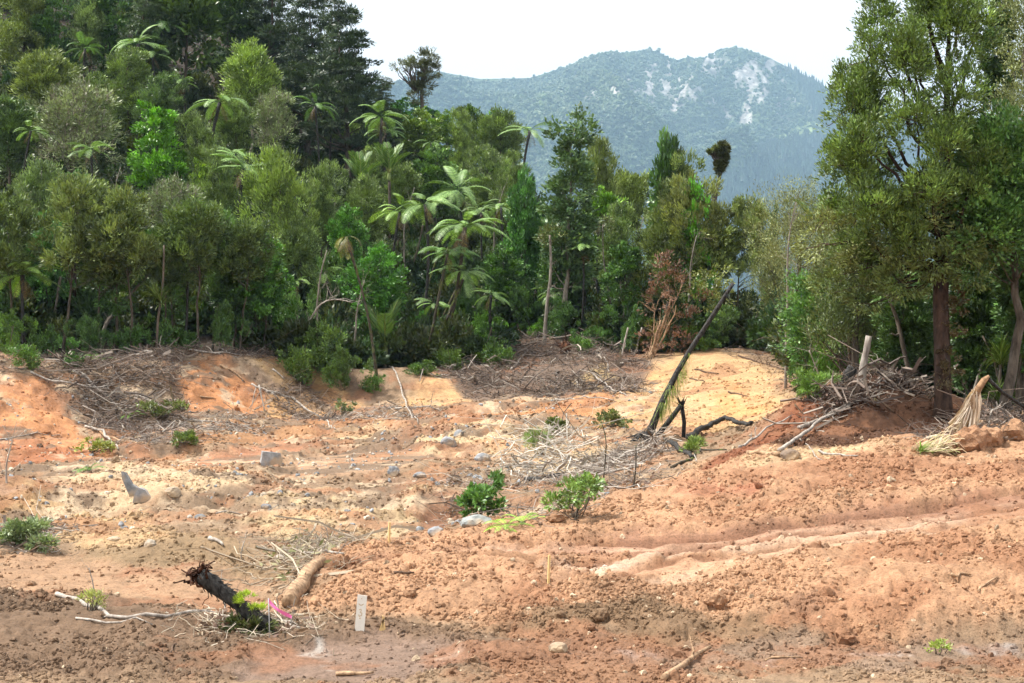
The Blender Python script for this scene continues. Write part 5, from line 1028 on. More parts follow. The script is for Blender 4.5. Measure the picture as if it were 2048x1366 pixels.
# left scarp
for s, r, m, lb, tw in [('60,745 100,775 190,795 250,768', .05, 'dead', 'curved grey branch sweeping along the left scarp', 8), ('140,742 190,785 246,830', .085, 'dead', 'straight grey log pointing downhill on the left scarp', 0), ('272,790 335,818', .09, 'dead', 'short grey log right of the straight downhill log', 0),
    ('170,855 205,872 240,905', .06, 'dead', 'pale stick at the foot of the orange scarp\'s right corner', 2), ('200,862 300,897', .05, 'dry', 'brown stick lying beside the pale foot-of-scarp stick', 3), ('365,838 440,848 500,855', .045, 'dead', 'upper of the long grey branches between the two orange scarps', 6), ('330,855 420,862 520,858', .04, 'dead', 'lower of the long grey branches between the two orange scarps', 7),
    ('535,786 585,797 660,842', .08, 'dead', 'thick pale branch curving down right of the second orange scarp', 3), ('440,733 490,765', .07, 'dry', 'tan log lying across the top right of the second orange scarp', 0), ('378,702 430,712 480,712', .06, 'dead', 'white crooked branch on the rim above the second orange scarp', 3), ('505,770 560,800', .06, 'dead', 'grey log on the shoulder between the second orange and the ochre scarp', 0),
    ('545,740 570,762', .05, 'dead', 'short white stick on the ochre streak below the forest', 0), ('400,795 430,800', .05, 'dry', 'small piece of wood on the face of the second orange scarp', 0), ('765,726 800,775 832,842', .055, 'dead', 'long white stick sloping past the ochre triangle', 3), ('790,820 870,822', .05, 'dead', 'pale stick at the foot of the ochre triangle', 4), ('640,838 668,862', .05, 'dead', 'pale stick near the red basin\'s far edge', 1),
    ('0,880 60,872 120,872', .03, 'dead', 'thin grey branch across the foot of the left orange scarp', 3), ('735,850 775,865', .05, 'dry', 'short log on the far edge of the pale central mound', 0),
    # centre rubble slope
    ('1022,742 1058,700', .08, 'dead', 'pale log on the rubble slope left of the upturned root', 0), ('1042,762 1072,705', .06, 'brown', 'dark log beside the pale log on the rubble slope', 0), ('1140,690 1180,708 1205,712 1218,745', .06, 'dead', 'white branch falling right from the upturned root', 5), ('1000,755 1040,778 1085,792', .09, 'brown', 'dark trunk sliding down the rubble slope', 3),
    ('960,742 1010,772', .08, 'brown', 'dark branch above the ochre triangle\'s right flank', 3), ('1000,822 1040,838', .07, 'dry', 'pale cut log on the orange ground below the rubble slope', 0), ('1110,800 1230,802', .045, 'dead', 'thin pale stick along the foot of the yellow slope', 0), ('1180,745 1250,790', .06, 'dead', 'grey branch tangled at the left end of the yellow slope', 6),
    ('1390,740 1440,748', .05, 'brown', 'dark stick on the upper yellow slope', 0), ('1455,785 1495,795', .04, 'brown', 'dark stick in the middle of the yellow slope', 0), ('1380,758 1410,765', .04, 'brown', 'short dark stick near the leaning trunk on the yellow slope', 0),
    ('1490,682 1545,672', .07, 'dead', 'pale log at the top right corner of the yellow slope', 2), ('1475,712 1580,742', .05, 'brown', 'dark branch under the brush heap by the yellow slope', 8),
    # right bank
    ('1560,905 1640,850 1730,795 1790,765', .055, 'dead', 'long grey branch lying up the brown bank', 6), ('1600,858 1690,812 1760,778', .06, 'dead', 'second grey branch beside the long one on the brown bank', 4), ('1650,765 1720,772 1790,830', .05, 'brown', 'dark bough arching over the brown bank', 5), ('1480,895 1540,860 1580,835', .04, 'dead', 'thin stick on the red bank', 2),
    ('1640,905 1700,918 1720,915', .03, 'dead', 'thin pale stick on the mound below the brown bank', 0), ('1600,880 1650,925', .018, 'dead', 'fine pale twig on the mound below the red bank', 0), ('1830,905 1900,880 1960,850 2040,835', .09, 'dry', 'thick tan bough under the hanging dead frond', 3), ('1850,880 1930,868 1990,862', .05, 'dead', 'pale bough beside the thick tan one', 2), ('1870,905 1960,880 2048,868', .06, 'brown', 'dark bough behind the lumpy mound top', 4),
    ('2000,880 2035,830', .05, 'dry', 'tan stick standing out of the lumpy mound top', 1),
    # basin
    ('1190,955 1230,945 1275,935', .05, 'dead', 'white forked branch in the brush left of the mound', 5), ('420,1080 445,1100', .05, 'dead', 'short white stick on the brown hump of the basin', 0), ('600,1110 690,1118', .04, 'dead', 'pale branch in the brush heap by the tan log', 6), ('430,1030 560,1018', .02, 'dead', 'thin pale twig across the stony basin floor', 3),
    # foreground
    ('115,1194 170,1212 215,1238 290,1236 380,1230 470,1232', .04, 'dead', 'long white crooked branch across the brown foreground', 3), ('440,1238 560,1242 605,1258', .03, 'dead', 'pale branch end behind the mossy stub', 3), ('150,1240 300,1245', .02, 'dead', 'thin grey stick below the long white branch', 0), ('340,1310 352,1290', .018, 'brown', 'small dark stick in the brown foreground', 0),
    ('1330,1362 1370,1325 1420,1298', .05, 'dry', 'broken brown branch at the bottom edge of the photo', 2), ('675,1352 745,1350', .035, 'dry', 'tan stick lying at the bottom of the photo below the white board', 0), ('1900,1165 1935,1150', .025, 'dry', 'straw-coloured stick in the right-hand clods', 0), ('1955,1190 1985,1145', .022, 'dry', 'leaning straw-coloured stick near the right edge clods', 0), ('1530,1325 1600,1318', .02, 'dry', 'thin stick at the foot of the mound on the right', 0), ('785,1146 830,1142', .03, 'brown', 'small flat stick in the left track rut', 0)]:
    log('log' if r >= .07 else 'branch', s, r, m, lb, 'log' if r >= .07 else 'branch', tw, .9, lift=.9)
# A-frame of sticks on the second orange scarp
b = hit(520, 822); t = empty('stick_frame', b)
for p0, p1, r in [((518, 770), (529, 822), .05), ((490, 828), (524, 778), .03), ((508, 820), (545, 800), .03), ((512, 775), (500, 830), .025), ((548, 796), (480, 838), .02)]:
    mb_ = MB(); tube(mb_, wob(at(*p0, b[1]+.2)-b, at(*p1, b[1]-.2)-b, 5, .03, RD), np.linspace(r, r*.6, 5), 6); link('stick', mb_.mesh('stick', [M['dead']], True), t)
tag(t, 'propped frame of pale sticks at the foot of the second orange scarp', 'sticks')

# ------------------------------------------------------------------ standing stems of the forest edge
def E(px): return float(np.interp((px-1024)/F, UG, edge))
S = [([(203, 706), (207, 655), (240, 612), (298, 548), (332, 520)], (.11, .09, .06), 'bark_pale', 'forked pale trunk bending right in the dark left forest edge', 6), ([(312, 716), (316, 650), (326, 575), (328, 490)], (.075, .06, .045), 'bark', 'straight spotted trunk right of the forked pale trunk', 0), ([(441, 694), (438, 620), (440, 520)], (.07, .05, .04), 'bark', 'slim trunk with a strap-leaf head in the left forest edge', 0),
     ([(100, 690), (118, 570), (130, 490)], (.09, .08, .06), 'bark_pale', 'slanting grey trunk above the left orange scarp', 3), ([(146, 662), (143, 560), (146, 470)], (.05, .05, .04), 'mossy', 'straight mossy pole right of the slanting grey trunk', 0), ([(212, 650), (216, 590), (210, 500)], (.05, .04, .03), 'bark', 'thin upright stem beside the fork of the pale trunk', 4), ([(276, 660), (272, 580), (268, 500)], (.03, .03, .025), 'bark', 'thin dark stem behind the forked pale trunk', 2), ([(245, 680), (240, 560)], (.03, .02), 'bark', 'very thin stem left of the spotted trunk', 0),
     ([(1088, 690), (1094, 610), (1102, 540), (1100, 470)], (.14, .11, .09, .07), 'bark_pale', 'pale straight trunk rising from the rubble slope', 8), ([(1232, 682), (1222, 600), (1208, 520), (1205, 450)], (.07, .06, .045, .03), 'bark_pale', 'slender pale sapling stem right of the pale straight trunk', 9), ([(1240, 720), (1256, 655)], (.06, .05), 'dead', 'pale broken stake-like stem at the rubble slope\'s right end', 0), ([(1266, 712), (1284, 655)], (.06, .05), 'dead', 'second broken pale stem beside the dead rooted tree', 0), ([(1250, 700), (1246, 620), (1250, 560)], (.035, .03, .02), 'bark_pale', 'thin crooked stem behind the broken pale stems', 3),
     ([(845, 722), (880, 645), (912, 580)], (.10, .09, .08), 'mossy', 'leaning mossy trunk under the round-headed tree fern', 0), ([(835, 640), (858, 560), (880, 500)], (.08, .07, .06), 'mossy', 'mossy trunk leaning under the dark upright fern', 0), ([(812, 580), (835, 500), (850, 430)], (.08, .07, .06), 'bark', 'dark slanting trunk left of the central fern cluster', 0), ([(792, 560), (796, 480)], (.05, .04), 'bark', 'thin upright trunk under the yellow-green umbrella fern', 0),
     ([(660, 470), (672, 400)], (.06, .05), 'bark_pale', 'pale slanting pole left of the palms', 0), ([(592, 470), (590, 410)], (.10, .07), 'dead', 'pale broken snag in the middle of the left hillside', 5), ([(1028, 560), (1045, 480)], (.05, .04), 'bark_pale', 'pair-stemmed pale pole left of the column tree', 4), ([(1520, 660), (1522, 560)], (.05, .04), 'bark_pale', 'straight pale pole at the back of the yellow slope', 2),
     ([(1545, 640), (1550, 560)], (.04, .03), 'bark_pale', 'thin pole just right of the straight pale pole', 2)]
for pts, rad, m, lb, tw in S:
    x0, yb = pts[0]; Y0 = hit(x0, yb, 60)[1]+.5
    ob, q, o = pole('forest_trunk', [(a_, b_, Y0) for a_, b_ in pts], rad, m, lb, 'trunk', tw, 1.1, crownc=((.08, .09, .035), (.22, .23, .09)) if tw > 5 else None, wig=.012)
    if 'spotted' in lb or 'strap-leaf' in lb:
        for j in range(3): copy_to(STRAP[j], 'strap_tuft', ob, tuple(q[int(len(q)*(.55 if 'spotted' in lb else .72))]+RD.normal(0, .12, 3)), (RD.normal(0, .3), RD.normal(0, .3), RD.uniform(0, 6)), (1.25,)*3)
for px, py, lb in [(48, 400, 'bare grey dead tree below the silvery tree at the left'), (232, 335, 'bare dead twigs between the silvery and the lime green tree'), (540, 285, 'bare white dead tree in the middle of the left hillside'), (645, 500, 'bare white dead stem above the forked bare branch'), (820, 375, 'bare twiggy dead tree right of the palms'), (1000, 372, 'small bare dead tree above the central fern cluster'), (1280, 430, 'bare crooked dead limb in the right-hand crest clump'), (1385, 470, 'bare dead limb low in the right-hand crest clump'), (95, 130, 'bare pale twigs high in the upper left forest'), (450, 130, 'bare pale snag above the umbrella-crowned tree fern'), (1585, 400, 'bare pale limb in the feathery trees left of the big tree'), (720, 560, 'leaning bare stem right of the dying tree fern')]:
    Yd = solve(px, py, 7.5, E(px)+1.5)-.8 if px < 1500 else 66.
    pole('dead_tree', [(px-14, py+200, Yd), (px-8, py+70, Yd), (px, py+30, Yd), (px+9, py, Yd)], (.08, .06, .045, .02), 'bark_pale', lb, 'dead tree', 14, 1.7, up=.9, wig=.02)
# bent dark bough under the silvery tree
pole('bent_bough_trunk', [(148, 470, 83), (152, 415, 83), (178, 392, 83), (205, 395, 83), (220, 430, 83)], (.12, .11, .09, .07, .05), 'bark_dark', 'dark bough bent like a hook beneath the silvery twiggy tree', 'trunk', 6, 1.0)
# bare white branches between the hanging shrub and the leaning fern
ob, q, o = pole('bare_branch', [(575, 612, 81.5), (640, 605, 81.5), (668, 596, 81.5), (705, 605, 81.5)], (.05, .06, .05, .03), 'dead', 'bare white forked branch sticking out of the forest edge', 'branch', 10, 1.5, up=1.5, root=-.0)
# dead rooted tree with brown leaves
def dead_tree():
    b = hit(1298, 716); Yb = b[1]; t = empty('dead_brown_tree', b); mb_ = MB(); tips = []
    for x1, y1, r in [(1342, 592, .11), (1322, 640, .10), (1352, 610, .08), (1368, 560, .06), (1310, 620, .05)]:
        e = at(x1, y1, Yb+RD.normal(0, .5))-b; p = wob((RD.normal(0, .1), 0, -.1), e, 8, .05, RD); tube(mb_, p, np.linspace(r, r*.4, 8), 7); tips.append(e); twigs(mb_, p, 7, 1.5, .02, RD, 1, .6)
    for _ in range(26): a = RD.uniform(0, 6.28); tube(mb_, wob((0, 0, .35), (math.cos(a)*RD.uniform(.3, .9), math.sin(a)*.5, RD.uniform(-.25, .15)), 5, .15, RD), np.linspace(.035, .012, 5), 4, cap=False)
    link('trunk', mb_.mesh('trunk', [M['dry']], True), t)
    k = Yb/F; lob = [((px-1298)*k, dy, (716-py)*k, rx*k, rx*k, rz*k) for px, py, rx, rz, dy in [(1325, 545, 30, 40, .3), (1318, 600, 35, 40, .5), (1345, 570, 30, 30, -.3), (1372, 640, 35, 30, 0), (1390, 600, 32, 22, .4), (1365, 690, 40, 26, -.2), (1320, 680, 40, 20, .5)]]
    mc, _ = crown(RD, lob, 95, 28, .26, .17, .08, up=.2, shell=.2, cols=((.11, .06, .04), (.28, .155, .10))); link('brown_leaves', mc.mesh('brown_leaves', [M['straw']]), t)
    lob = [((px-1298)*k, dy, (716-py)*k, rx*k, rx*k, rz*k) for px, py, rx, rz, dy in [(1425, 555, 40, 22, 0), (1400, 590, 35, 25, .2), (1440, 590, 25, 25, 0)]]; mc, _ = crown(RD, lob, 50, 26, .26, .18, .09, up=.4, shell=.2, cols=((.12, .14, .045), (.28, .27, .09))); link('green_leaves', mc.mesh('green_leaves', [M['gloss']]), t)
    tag(t, 'uprooted dying tree with rust-brown leaves at the head of the yellow slope', 'tree')
dead_tree()
def upturned_root():
    b = hit(1130, 705); t = empty('upturned_root', b); mb_ = MB(); v, f = chunk(RD, 2, .35, .8); mb_.add(v*.42+[0, 0, .3], f, None, (.9, .6, .45))
    for _ in range(60): d = nrm(RD.normal(0, 1, 3)+[0, -.4, -.1]); tube(mb_, wob(d*.3+[0, 0, .3], d*RD.uniform(.5, 1.25)+[0, 0, .25], 5, .2, RD), np.linspace(.025, .008, 5), 3, (.8, .6, .5), cap=False)
    link('root_ball', mb_.mesh('root_ball', [M['brown']], True), t); tag(t, 'upturned red-brown root ball in the middle of the rubble slope', 'root')
upturned_root()
# right-hand bank pieces
b = hit(1722, 770); pole('broken_pale_trunk', [(1720, 772, b[1]), (1727, 730, b[1]), (1738, 672, b[1])], (.13, .115, .10), 'dead', 'white broken trunk standing in the branch pile on the right bank', 'trunk')
pole('black_stump', [(1688, 775, b[1]-.2), (1694, 752, b[1]-.2), (1706, 735, b[1]-.2)], (.17, .18, .16), 'black', 'squat black stump left of the white broken trunk', 'stump')
pole('rusty_stump', [(1668, 800, b[1]-.6), (1655, 782, b[1]-.6), (1650, 772, b[1]-.6)], (.08, .08, .07), 'bark_dark', 'small rusty leaning stump on the red bank', 'stump')
pole('slanting_pole', [(1835, 800, 46.5), (1815, 735, 46.5), (1795, 640, 46.6), (1775, 590, 46.8)], (.09, .08, .07, .05), 'bark', 'grey slanting pole between the branch pile and the big trunk', 'trunk', 4)
pole('thin_pole', [(2030, 820, 43.5), (2042, 700, 43.5), (2020, 590, 43.5), (1985, 520, 43.5)], (.06, .05, .04, .03), 'bark', 'thin bent pole near the right edge', 'trunk', 6, 1.2)
pole('thin_pole', [(2008, 800, 43.8), (1990, 720, 43.8), (1965, 672, 43.8)], (.04, .035, .025), 'bark', 'thin stem leaning left behind the dead frond', 'trunk', 2)
pole('pale_pole', [(1935, 765, 44.2), (1965, 725, 44.4), (1985, 695, 44.6)], (.045, .045, .04), 'bark_pale', 'pale pole slanting up behind the hanging dead frond', 'trunk')
pole('shaded_tree', [(1702, 745, 55), (1698, 640, 55), (1690, 540, 55)], (.12, .10, .08), 'bark_dark', 'dark shaded trunk left of the white broken trunk', 'trunk')
pole('shaded_tree', [(1836, 790, 50), (1832, 690, 50), (1825, 600, 50)], (.14, .12, .12), 'bark_dark', 'dark shaded trunk left of the big tree', 'trunk')
pole('dead_sapling', [(1650, 770, 50), (1632, 735, 50), (1618, 700, 50)], (.03, .025, .015), 'dead', 'bare grey sapling at the left end of the right bank', 'branch', 8, 1.0)
for px, py, sz, Yq, lb in [(2000, 725, 1.0, 43.2, 'long strap-leaved clump right of the hanging dead frond'), (1990, 800, .8, 42.4, 'low pale strap-leaved clump behind the hanging dead frond'), (1735, 655, 1.2, 52, 'strap-leaved clump behind the white broken trunk')]:
    c = at(px, py, Yq); t = empty('strap_leaf_clump', c); 
    for j in range(3): copy_to(STRAP[j], 'strap_leaves', t, tuple(RD.normal(0, .08, 3)), (RD.normal(0, .2), RD.normal(0, .2), RD.uniform(0, 6)), (sz,)*3, (1.1, 1.2, .9))
    g_ = float(gz(c[0], c[1])); mb_ = MB(); tube(mb_, [[0, 0, min(-.1, g_-c[2]-.1)], [0, 0, .05]], [.05, .04], 6); link('stem', mb_.mesh('stem', [M['bark']], True), t); tag(t, lb, 'plant')
def dead_skirt():
    k = 41.3; b = hit(1925, 868); k = b[1]-.3; top = at(1972, 756, k); t = empty('dead_palm_frond', b)
    mb_ = MB(); tube(mb_, np.array([at(1978, 752, k), at(1968, 760, k), at(1955, 780, k), at(1948, 792, k)])-b, [.04, .08, .10, .09], 8, (.85, .8, .75)); link('sheath', mb_.mesh('sheath', [M['dry']], True), t)
    mb_ = MB(); nb_ = 130
    for _ in range(nb_):
        s0 = at(RD.uniform(1942, 1960), RD.uniform(778, 795), k+RD.normal(0, .08))-b; e = at(RD.uniform(1896, 1955), RD.uniform(845, 872), k+RD.normal(0, .25))-b; p = wob(s0, e, 6, .06, RD); p[2:4, 0] += .02
        w_ = RD.uniform(.012, .03); sd = np.array([1, .3, 0])*w_; v = np.concatenate([p-sd, p+sd]); q_ = np.array([[i, 6+i, 7+i, i+1] for i in range(5)])
        c = np.array([(.55, .42, .30), (.40, .28, .19), (.66, .56, .45), (.28, .19, .13)][int(RD.integers(4))]); mb_.add(v, None, q_, c)
    link('hanging_strands', mb_.mesh('hanging_strands', [M['straw']]), t)
    mb_ = MB(); tube(mb_, np.array([at(1974, 755, k), at(2005, 785, k+.3), at(2060, 822, k+.6)])-b, [.05, .045, .04], 6); link('stalk', mb_.mesh('stalk', [M['black']], True), t)
    tag(t, 'straw-coloured dead palm frond hanging like a skirt beside the big trunk', 'dead frond')
dead_skirt()
def frond_heap():
    b = hit(1850, 905); t = empty('fallen_frond', b); mb_ = MB(); k = b[1]
    for _ in range(60):
        p0 = np.array([RD.uniform(-.25, .35), RD.uniform(-.2, .3), .02]); d = nrm(np.array([RD.uniform(.2, 1.2), RD.normal(0, .3), RD.uniform(.1, .7)])); p = wob(p0, p0+d*RD.uniform(.4, 1.1), 5, .12, RD); p[-1, 2] -= .15
        sd = np.array([.1, .5, .3])*RD.uniform(.015, .035); v = np.concatenate([p-sd, p+sd]); c = np.array([(.42, .31, .19), (.26, .24, .10), (.46, .37, .25)][int(RD.integers(3))]); mb_.add(v, None, [[i, 5+i, 6+i, i+1] for i in range(4)], c)
    link('dry_leaflets', mb_.mesh('dry_leaflets', [M['straw']]), t)
    copy_to(GRASS[0], 'green_base', t, (-.15, -.1, 0), (0, .2, 0), (1.1, 1.1, .8), (.8, 1.1, .6)); tag(t, 'fallen frond with green base and dry tan leaflets on the mound crest', 'dead frond')
frond_heap()

# ------------------------------------------------------------------ brushwood: tangles nobody could count
def brush(name, s, n, label, L=(.3, 1.3), r=(.006, .018), h=.35, cols=((.26, .22, .19), (.13, .10, .08), (.45, .40, .35)), leaf=0, lc=((.10, .06, .045), (.22, .14, .10)), ll=.16):
    poly = np.array(P(s)); lo_, hi_ = poly[:, :2].min(0), poly[:, :2].max(0); mb_ = MB(); pts = []
    while len(pts) < n+leaf:
        c = RD.uniform(lo_, hi_, (4000, 2)); c = c[(poly_sd(poly, c[:, 0], c[:, 1]) > -.2) & (fbm(c[:, 0]*.55, c[:, 1]*.55, 93, 4)*1.3+RD.normal(0, .22, len(c)) > -.08)]; pts += list(c[:n+leaf-len(pts)])
    pts = np.array(pts); z = gz(pts[:, 0], pts[:, 1]); heap = np.clip(fbm(pts[:, 0]*.7, pts[:, 1]*.7, 95, 3)+.35, 0, 1.4)*h*1.7
    o = np.array([*(lo_+hi_)/2, 0.]); o[2] = gz(o[0], o[1])
    c0 = pts[:n]+RD.normal(0, .35, (n, 2)); p0 = np.stack([c0[:, 0], c0[:, 1], gz(c0[:, 0], c0[:, 1])+heap[:n]*RD.random(n)], -1)
    an = RD.uniform(0, 6.28, n); e = RD.normal(.05, .32, n); l_ = RD.uniform(*L, n)*(1+2*(RD.random(n) < .06)); d = np.stack([np.cos(an)*np.cos(e), np.sin(an)*np.cos(e), np.sin(e)], -1)
    t = np.linspace(-.5, .5, 5); wb = np.cumsum(RD.normal(0, .085, (n, 5, 3)), 1); p = p0[:, None, :]+d[:, None, :]*(t[None, :, None]*l_[:, None, None])+(wb-wb[:, 2:3])*l_[:, None, None]
    p[..., 2] = np.maximum(p[..., 2], gz(p[..., 0], p[..., 1])+.01); rr = RD.uniform(*r, n)*np.where(RD.random(n) > .08, 1, 2.6)
    cc = np.array(cols)[RD.integers(len(cols), size=n)]*RD.uniform(.65, 1.25, (n, 1)); sticks(mb_, p-o, rr[:, None]*np.linspace(1, .5, 5), cc)
    if leaf:
        q = pts[n:]; zz = z[n:]+heap[n:]*RD.random(leaf)*.8+.03; c = np.array(lc[0])+(np.array(lc[1])-np.array(lc[0]))*RD.random((leaf, 1))
        leaves(mb_, np.stack([q[:, 0], q[:, 1], zz], -1)-o, RD.normal(0, 1, (leaf, 3))*[1, 1, .5], ll*RD.uniform(.6, 1.4, leaf), ll*.4, c, RD)
    ob = link(name, mb_.mesh(name, [M['straw']])); ob.location = o; return tag(ob, label, 'brushwood', kind='stuff')
DB = ((.13, .095, .075), (.07, .05, .04), (.26, .21, .17))
brush('brushwood', '60,750 150,738 350,720 350,800 380,835 260,880 180,850 130,800', 1500, 'dark tangle of broken branches filling the gully between the two orange scarps', cols=DB, leaf=1200, h=.5)
brush('brushwood', '260,875 330,840 520,838 560,850 420,880 300,905', 700, 'grey tangle of sticks along the foot of the second orange scarp', leaf=250)
brush('brushwood', '-60,735 0,715 200,715 350,705 560,705 540,722 380,715 120,745', 900, 'dry litter and twigs along the rim above the left scarps', cols=DB, leaf=1200, h=.3)
brush('brushwood', '560,770 620,770 720,815 700,830 620,845 540,800', 500, 'sticks strewn below the ochre streaks', cols=DB, leaf=400)
brush('brushwood', '850,835 700,845 640,835 760,815 900,815', 450, 'low grey sticks at the back of the basin', leaf=200, h=.2)
brush('brushwood', '950,760 1000,640 1040,610 1110,660 1230,690 1290,730 1290,790 1180,795 1000,792', 2600, 'tangled brown branches and litter on the central rubble slope', cols=DB, leaf=2600, h=.45, L=(.3, 1.6))
brush('brushwood', '865,738 950,700 1005,710 1000,790 950,798 905,760', 700, 'dark roots, twigs and litter right of the ochre triangle', cols=DB, leaf=800, h=.4)
brush('broken_limbs', '940,770 1000,640 1110,660 1230,690 1300,740 1270,790 1000,790', 110, 'thick broken limbs and roots strewn through the central rubble slope', cols=((.10, .075, .06), (.20, .16, .13), (.36, .31, .26)), L=(.9, 2.6), r=(.025, .06), h=.8)
brush('broken_limbs', '70,750 340,730 360,830 260,870 150,830', 60, 'thick broken limbs lying through the gully between the two orange scarps', cols=((.10, .075, .06), (.22, .18, .15), (.36, .31, .26)), L=(.8, 2.4), r=(.02, .05), h=.6)
brush('broken_limbs', '1600,850 1690,770 1800,770 1820,800 1650,850', 36, 'thick broken limbs in the heap on the right bank', cols=((.08, .06, .05), (.20, .15, .12), (.36, .31, .26)), L=(.8, 2.2), r=(.02, .05), h=.7)
brush('broken_limbs', '40,735 200,712 400,700 560,705 560,722 380,726 130,752', 70, 'broken limbs along the forest rim above the left scarps', cols=((.10, .075, .06), (.22, .18, .15), (.40, .35, .30)), L=(.8, 2.4), r=(.02, .05), h=.5)
brush('broken_limbs', '830,740 1000,690 1010,740 900,765', 40, 'broken limbs along the forest edge right of the ochre triangle', cols=((.10, .075, .06), (.22, .18, .15), (.40, .35, .30)), L=(.8, 2.4), r=(.02, .05), h=.5)
brush('brushwood', '1455,720 1490,690 1560,675 1620,720 1580,752 1500,735', 900, 'dark brush heap at the right end of the yellow slope', cols=DB, leaf=900, h=1.1)
brush('brushwood', '1630,800 1690,760 1800,760 1835,790 1740,800 1660,822', 800, 'heap of broken branches and brown leaves on the right bank', cols=DB, leaf=2000, h=.6, L=(.3, 1.5), lc=((.05, .03, .025), (.15, .09, .065)))
brush('brushwood', '1860,880 1960,835 2100,820 2100,860 1960,878', 600, 'dark twigs and litter behind the lumpy mound top', cols=DB, leaf=500, h=.3)
brush('brushwood', '1200,985 1180,930 1230,890 1320,885 1320,945 1290,980', 650, 'grey and brown brush below the leaning trunk', leaf=700, h=.5)
brush('brushwood', '1030,960 1010,900 1050,870 1160,880 1190,940 1130,965', 300, 'bleached pale branches heaped in the middle of the basin', cols=((.44, .40, .35), (.28, .25, .21), (.55, .5, .44)), L=(.4, 1.8), r=(.008, .028), h=.8)
brush('brushwood', '540,1150 560,1090 640,1078 690,1085 660,1120 620,1150', 380, 'pale twigs tangled behind the tan log', cols=((.44, .37, .28), (.3, .25, .19), (.22, .17, .12)), h=.25, leaf=150, lc=((.14, .16, .06), (.35, .30, .18)), L=(.2, .8), r=(.005, .014))
brush('brushwood', '880,1030 900,960 1000,950 1180,960 1170,1040 1060,1052', 420, 'twigs and dry stalks around the leafy bush in the pit', h=.3, L=(.2, .9), r=(.005, .013), leaf=250)
brush('brushwood', '-40,1095 0,1055 90,1050 120,1085 60,1105', 260, 'grey twigs around the cut bush at the left edge', h=.25, L=(.3, 1.0))
brush('brushwood', '430,1245 520,1225 640,1250 600,1270 450,1268', 240, 'dry twigs around the foot of the mossy stub', cols=((.5, .42, .32), (.2, .15, .1), (.6, .52, .42)), h=.12, L=(.15, .6), r=(.004, .01), leaf=160)
# ------------------------------------------------------------------ rocks
def rock_mat():
    def b(n, l, out):
        tc = N(n, 'TexCoord'); n1 = N(n, 'TexNoise'); n1.inputs['Scale'].default_value = 5; n1.inputs['Detail'].default_value = 8; n1.inputs['Roughness'].default_value = .7; l.new(tc.outputs['Object'], n1.inputs[0]); oi = N(n, 'ObjectInfo')
        c = mixc(n, l, ramp(n, l, n1.outputs[0], [(.35, 0.), (.68, 1.)]), (.18, .178, .178), (.38, .372, .365)); c = mixc(n, l, 1., c, oi.outputs['Color'], 'MULTIPLY')
        n2 = N(n, 'TexNoise'); n2.inputs['Scale'].default_value = 2.; l.new(tc.outputs['Object'], n2.inputs[0]); c = mixc(n, l, ramp(n, l, n2.outputs[0], [(.48, 0.), (.64, .75)]), c, (.46, .33, .2))
        p = N(n, 'BsdfPrincipled'); l.new(c, p.inputs['Base Color']); p.inputs['Roughness'].default_value = .85
        bp = N(n, 'Bump'); bp.inputs['Strength'].default_value = .6; bp.inputs['Distance'].default_value = .05; l.new(n1.outputs[0], bp.inputs['Height']); l.new(bp.outputs[0], p.inputs['Normal']); l.new(p.outputs[0], out.inputs[0])
    return mat('rock', b)
M['rock'] = rock_mat()
RK = np.random.default_rng(606)
def boulder(px, py, wpx, hpx, label, col=(1, 1, 1), shape=None, name='boulder', depth=.8):
    b = hit(px, py); k = b[1]/F; wx, hz_ = wpx*k, hpx*k
    if shape is None: v, f = chunk(RK, 2, .12, .85); v = v*[wx*.5, wx*.5*depth, hz_*.75]+[0, 0, hz_*.12]; mb_ = MB(); mb_.add(v, f, None)
    else:
        o = np.array(shape, float)*[wx, hz_]; d = wx*.28 if depth is None else depth*wx; n_ = len(o); R = RK.random((2, n_, 3))*.04*wx
        fr = np.stack([o[:, 0], np.full(n_, -d/2), o[:, 1]], -1)+R[0]; bk_ = np.stack([o[:, 0]*.92, np.full(n_, d/2), o[:, 1]*.95], -1)+R[1]; v = np.concatenate([fr, bk_, [fr.mean(0)-[0, .05*wx, 0]], [bk_.mean(0)]]); tr = []
        for i in range(n_): j = (i+1) % n_; tr += [[2*n_, i, j], [2*n_+1, n_+j, n_+i], [i, n_+i, n_+j], [i, n_+j, j]]
        mb_ = MB(); mb_.add(v, tr, None)
    ob = link(name, mb_.mesh(name, [M['rock']])); ob.location = b; ob.rotation_euler = (0, 0, RK.normal(0, .12)); ob.color = (*col, 1); return tag(ob, label, 'rock', 'grey rocks in the basin')
boulder(540, 932, 46, 30, 'pale grey block-shaped boulder on the red basin floor', (1.05, 1.08, 1.1), [(-.5, -.1), (.46, -.12), (.5, .45), (.38, .85), (-.36, .95), (-.4, .5)], depth=.7)
boulder(262, 990, 40, 46, 'dark grey slab standing on end in the pale mound', (.75, .8, .85), [(-.05, -.1), (.35, -.1), (.42, .25), (.05, .45), (-.3, .98), (-.5, 1.0), (-.42, .6), (-.2, .2)], depth=.35)
boulder(286, 1004, 38, 28, 'grey wedge of rock at the foot of the standing slab', (.95, .98, 1.02), [(-.5, -.1), (.5, -.1), (.42, .3), (.1, .8), (-.2, .95), (-.4, .5)], depth=.8)
boulder(788, 948, 26, 20, 'grey boulder on the wet basin floor', (.75, .78, .83)); boulder(840, 954, 26, 14, 'flat grey stone right of the wet-floor boulder', (.85, .88, .93)); boulder(897, 890, 34, 24, 'blue-grey boulder set in the pale central mound', (.9, .93, .98)); boulder(918, 872, 22, 16, 'smaller grey boulder above the blue-grey one', (.9, .93, .98))
